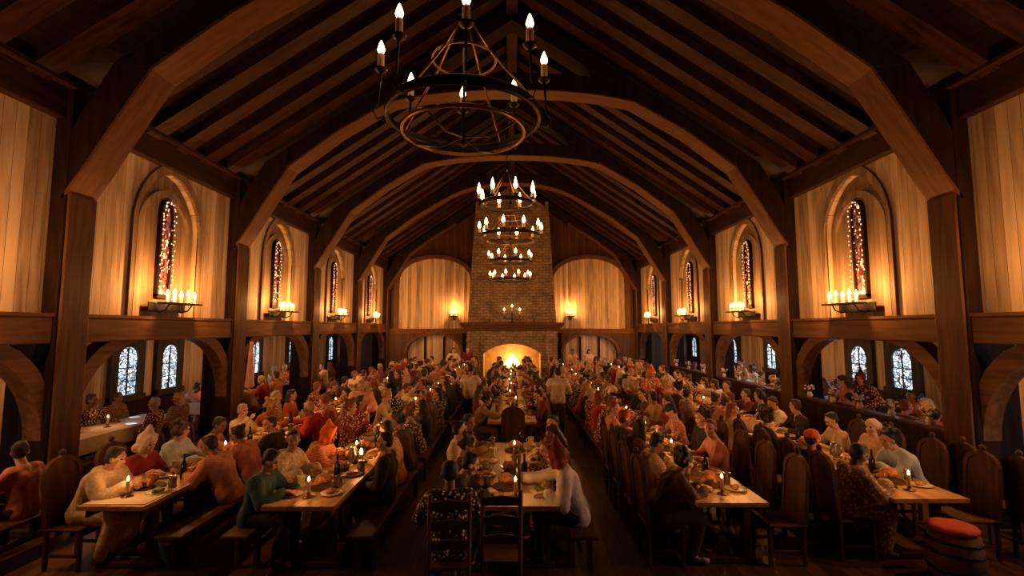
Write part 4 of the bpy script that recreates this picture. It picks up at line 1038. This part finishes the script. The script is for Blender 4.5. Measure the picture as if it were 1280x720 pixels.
# barrel stool with a red cushion at the right outer table end
bs = tag(empty('barrel_stool', (4.62, 5.22, 0)), 'wooden barrel stool with red cushion at the right outer table end', 'stool'); bs.scale = (1.05, 1.05, 1.2)
link('barrel', MB().lathe([(0, 0), (.20, 0), (.24, .22), (.20, .44), (0, .44)], (0, 0, 0), 20).mesh('barrel', M['post'], True), bs)
for z in (.06, .15, .29, .38): link('hoop', MB().tube([((.205 + .035 * (1 - abs(z - .22) / .22)) * math.cos(a), (.205 + .035 * (1 - abs(z - .22) / .22)) * math.sin(a), z) for a in [i * PI / 14 for i in range(28)]], .008, 6, True, 2).mesh('hoop', M['iron'], True), bs)
link('cushion', remesh(MB().ell((0, 0, .475), (.215, .215, .05)), .02, [M['red_cloth']], 2, .006, 3, 'cushion'), bs)
# left edge: table by the aisle with people seated at it
def aisle_table(x, y, w, L, label, key={}):
    k = (w, L)
    if k in key: t = copy_tree(key[k])
    else: t = make_table(w, L); kids_of(t); key[k] = t
    t.location = (x, y, 0); return tag(t, label, 'table', 'tables in the side aisles')
def aisle_group(x, y0, w, L, nm, side_seats, chairs, cloth=None, skip=()):
    aisle_table(x, y0, w, L, f'oak trestle table in the {nm}')
    ns = int(L / .68)
    for side, sg in (('nave', 1 if x < 0 else -1), ('window', -1 if x < 0 else 1)):
        if side not in side_seats: continue
        rz = 0 if sg < 0 else PI; sx = x + sg * (w / 2 + .26)
        for j in range(ns):
            y = y0 + .36 + .68 * j
            if chairs: place_chair(sx + sg * .03, y, rz, f'{ordinal(j + 1)} on the {side} side, {nm}', f'chairs in the {nm}', y < 9)
            if (side, j) in skip: continue
            person(sx, y, rz, f'{side} side of {nm}, {ordinal(j + 1)}', f'diners in the {nm}', detail=False, color=['pink', 'crimson', 'pink', 'dark red'][j] if nm == 'nearest left aisle, added for light' else None, hair='hood' if nm == 'nearest left aisle, added for light' and j == 9 else None)
            tag(link('plate', PLATE, None, (x + sg * (w / 2 - .17), y, .7605)), f'cream plate, {side} side, {ordinal(j + 1)} place, {nm}', 'plate', 'plates on the aisle tables')
        if not chairs:
            bnc = proto_bench.get(L)
            if bnc is None: bnc = make_bench(L); kids_of(bnc); proto_bench[L] = bnc
            else: bnc = copy_tree(bnc)
            bnc.location = (sx, y0, 0); tag(bnc, f'dark bench on the {side} side of the table, {nm}', 'bench', 'benches in the side aisles')
    if cloth:
        mb = MB(); mb.box(-w / 2 - .015, w / 2 + .015, -.015, L + .015, .7605, .768)
        for q in (-1, 1): mb.box(*sorted((q * (w / 2 + .006), q * (w / 2 + .02))), -.015, L + .015, .5, .768)
        for q in (-.02, L + .006): mb.box(-w / 2 - .015, w / 2 + .015, q, q + .014, .5, .768)
        tag(link('tablecloth', mb.mesh('tablecloth', M[cloth]), None, (x, y0, 0)), f'pale cloth over the table in the {nm}', 'tablecloth', 'aisle tablecloths')
    c = copy_tree(CP); c.location = (x, y0 + L * .5, .77); tag(c, f'lit candle in brass holder, table in the {nm}', 'candle', 'candles on the aisle tables')
aisle_group(-6.28, 4.1, .6, 2.6, 'nearest left aisle, added for light', ('nave',), False, skip=())
aisle_group(6.72, 4.6, .72, 2.1, 'nearest right aisle, added for light', ('nave',), True, skip=(('nave', 1), ('nave', 2)))
for nm, x, y0 in (('second left aisle, added for light', -7.7, 7.9), ('third left aisle', -7.7, 12.2), ('fourth left aisle, added for light', -7.7, 16.6), ('second right aisle, added for light', 7.8, 7.9), ('third right aisle, added for light', 8.1, 12.6), ('fourth right aisle, added for light', 7.8, 16.6)):
    aisle_group(x, y0, .8, 2.85, nm, ('nave', 'window'), False, 'linen' if 'second' in nm or 'third left' in nm else None, skip=(('nave', 0), ('nave', 1)) if nm == 'second left aisle, added for light' else ())
# panelled partition between the posts on the right, with jugs and flowers along the top
for k in (2, 3, 4):
    a, b = PZ[k] + PW, PZ[k + 1]; d = bevel(struct('wall_partition', MB().box(6.62, 6.72, a, b, 0, 1.06), M['wainscot']), .01)
    bevel(struct('trim_partition_cap', MB().box(6.56, 6.78, a, b, 1.06, 1.11), M['seat_wood']), .01)
def make_posy():
    t = link('flower_vase', MB().lathe([(0, 0), (.045, 0), (.06, .05), (.04, .1), (.045, .12), (.035, .11), (0, .05)], (0, 0, 0), 12).mesh('flower_vase', M['china'], True))
    r = random.Random(5); mb = MB(); mg = MB()
    for i in range(16):
        a = r.random() * 6.3; d = r.random() * .11; z = .17 + r.random() * .10
        mg.tube([(0, 0, .08), (d * math.cos(a), d * math.sin(a), z)], .004, 4); mb.ell((d * math.cos(a), d * math.sin(a), z), (.028, .028, .022), None, 6)
    link('stems', mg.mesh('stems', M['greens']), t); bl = link('blossoms', mb.mesh('blossoms', M['linen'], True), t); bl['kind'] = 'stuff'; return t
pv = make_posy(); kids_of(pv); first = True; n = 0
for k, cnt in ((2, 5), (3, 4), (4, 3)):
    a, b = PZ[k] + PW, PZ[k + 1]
    for i in range(cnt):
        o = pv if first else copy_tree(pv); first = False; n += 1
        o.location = (6.67, a + (i + .6) * (b - a) / cnt, 1.11); o.rotation_euler.z = i * 1.3
        tag(o, f'cream vase of white flowers on the partition, {ordinal(n)} from the camera', 'flower vase', 'vases along the partition')
# standing people
for i, (x, y, rz, kw) in enumerate([
    (7.75, 12.3, 3.3, dict(pose='standing', style='jacket', color='black', hair='short', hcol='black')),
    (7.25, 10.5, 2.9, dict(pose='serving', style='shirt', color='pink', hair='long', hcol='brown')),
    (7.75, 10.75, 3.6, dict(pose='standing', style='robe', color='maroon', hair='hood', accent='maroon')),
    (-3.14, 10.11, -1.2, dict(pose='serving', style='robe', color='peach', hair='long', hcol='blond', pat='cloth')),
    (-1.12, 12.9, 1.2, dict(pose='serving', style='shirt', color='white', hair='bun', hcol='black')),
    (1.15, 12.2, 1.4, dict(pose='standing', style='jacket', color='cream', hair='short', hcol='black', pat='cloth')),
    (3.55, 12.6, -1.3, dict(pose='serving', style='robe', color='rust', hair='hood', accent='orange', pat='cloth_spots')),
    (7.7, 16.2, 3.1, dict(pose='standing', style='shirt', color='cream', hair='short')),
    (-2.9, 23.9, -1.4, dict(pose='standing', style='shirt', color='white', hair='long')),
    (-2.2, 24.1, -1.7, dict(pose='standing', style='jacket', color='dark red', hair='short')),
    (3.0, 24.0, -1.5, dict(pose='serving', style='shirt', color='peach', hair='short')),
    (3.8, 23.9, -1.2, dict(pose='standing', style='robe', color='cream', hair='long'))]):
    where = ['behind the partition', 'behind the partition by the post', 'in the right aisle by the window', 'between the left tables', 'in the left gangway', 'in the right gangway', 'between the right tables', 'in the far right aisle', 'before the left alcove', 'left of the hearth', 'right of the hearth', 'before the right alcove'][i]
    person(x, y, rz, where, 'people on their feet', detail=True, **kw)
# blue-clad visitor below the right window
person(8.75, 10.35, 2.8, 'under the right aisle window', 'people on their feet', 'standing', 'robe', 'blue', 'hood', accent='blue', pat='cloth', scale=.72)
# pink cloth hung on a peg beside the second left post
hc = tag(empty('hanging_cloak', (-6.45, 11.95, 0)), 'pink cloak hung from a peg below the left girt', 'cloak')
link('peg', MB().tube([(-.15, 0, 2.28), (0, 0, 2.28), (.03, 0, 2.33)], .014, 8).mesh('peg', M['iron'], True), hc)
mb = MB()
for k in range(7): mb.cap((.0, (k - 3) * .012, 2.22), .03, (.02 * math.sin(k * 2), (k - 3) * .055, 1.22), .045)
mb.ell((0, 0, 2.24), (.06, .06, .09)); link('drape', remesh(mb, .02, [M['pink_cloth']], 2, .012, 4, 'drape'), hc)
# oil lamps hanging in the aisles; all but the third left added for light
def make_hanging():
    t = empty('hanging_lamp')
    link('chain', MB().tube([(0, 0, .27), (0, 0, .5)], .006, 5).mesh('chain', M['iron']), t)
    link('cap', MB().lathe([(.07, .2), (.065, .22), (.012, .27), (0, .28)], (0, 0, 0), 8).mesh('cap', M['iron']), t)
    link('tray', MB().lathe([(0, -.02), (.06, -.01), (.07, .01), (0, .01)], (0, 0, 0), 8).mesh('tray', M['iron']), t)
    for i in range(4): a = PI / 4 + i * PI / 2; link('upright', MB().tube([(.055 * math.cos(a), .055 * math.sin(a), 0), (.055 * math.cos(a), .055 * math.sin(a), .2)], .005, 5).mesh('upright', M['iron']), t)
    candle_parts(t, (0, 0, .01), .06, .03, .035, .09); light('lamp_glow', t, (0, 0, -.12), P_LANTERN, .06); return t
hl = make_hanging(); kids_of(hl); first = True
for x, y, nm in ((-7.3, 13.4, 'third left aisle'), (-7.3, 17.9, 'fourth left aisle, added for light'), (-7.3, 4.6, 'nearest left aisle, added for light'), (7.5, 4.6, 'nearest right aisle, added for light'), (7.3, 17.9, 'fourth right aisle, added for light'), (-8.6, 8.05, 'second left aisle, added for light'), (8.6, 8.3, 'second right aisle, added for light'), (7.3, 13.6, 'third right aisle, added for light')):
    o = hl if first else copy_tree(hl); first = False
    o.location = (x, y, 2.22); tag(o, f'small caged lamp hanging from the ceiling of the {nm}', 'hanging lamp', 'lamps in the side aisles')
print('people', NPEOPLE, 'objects', len(SC.objects))
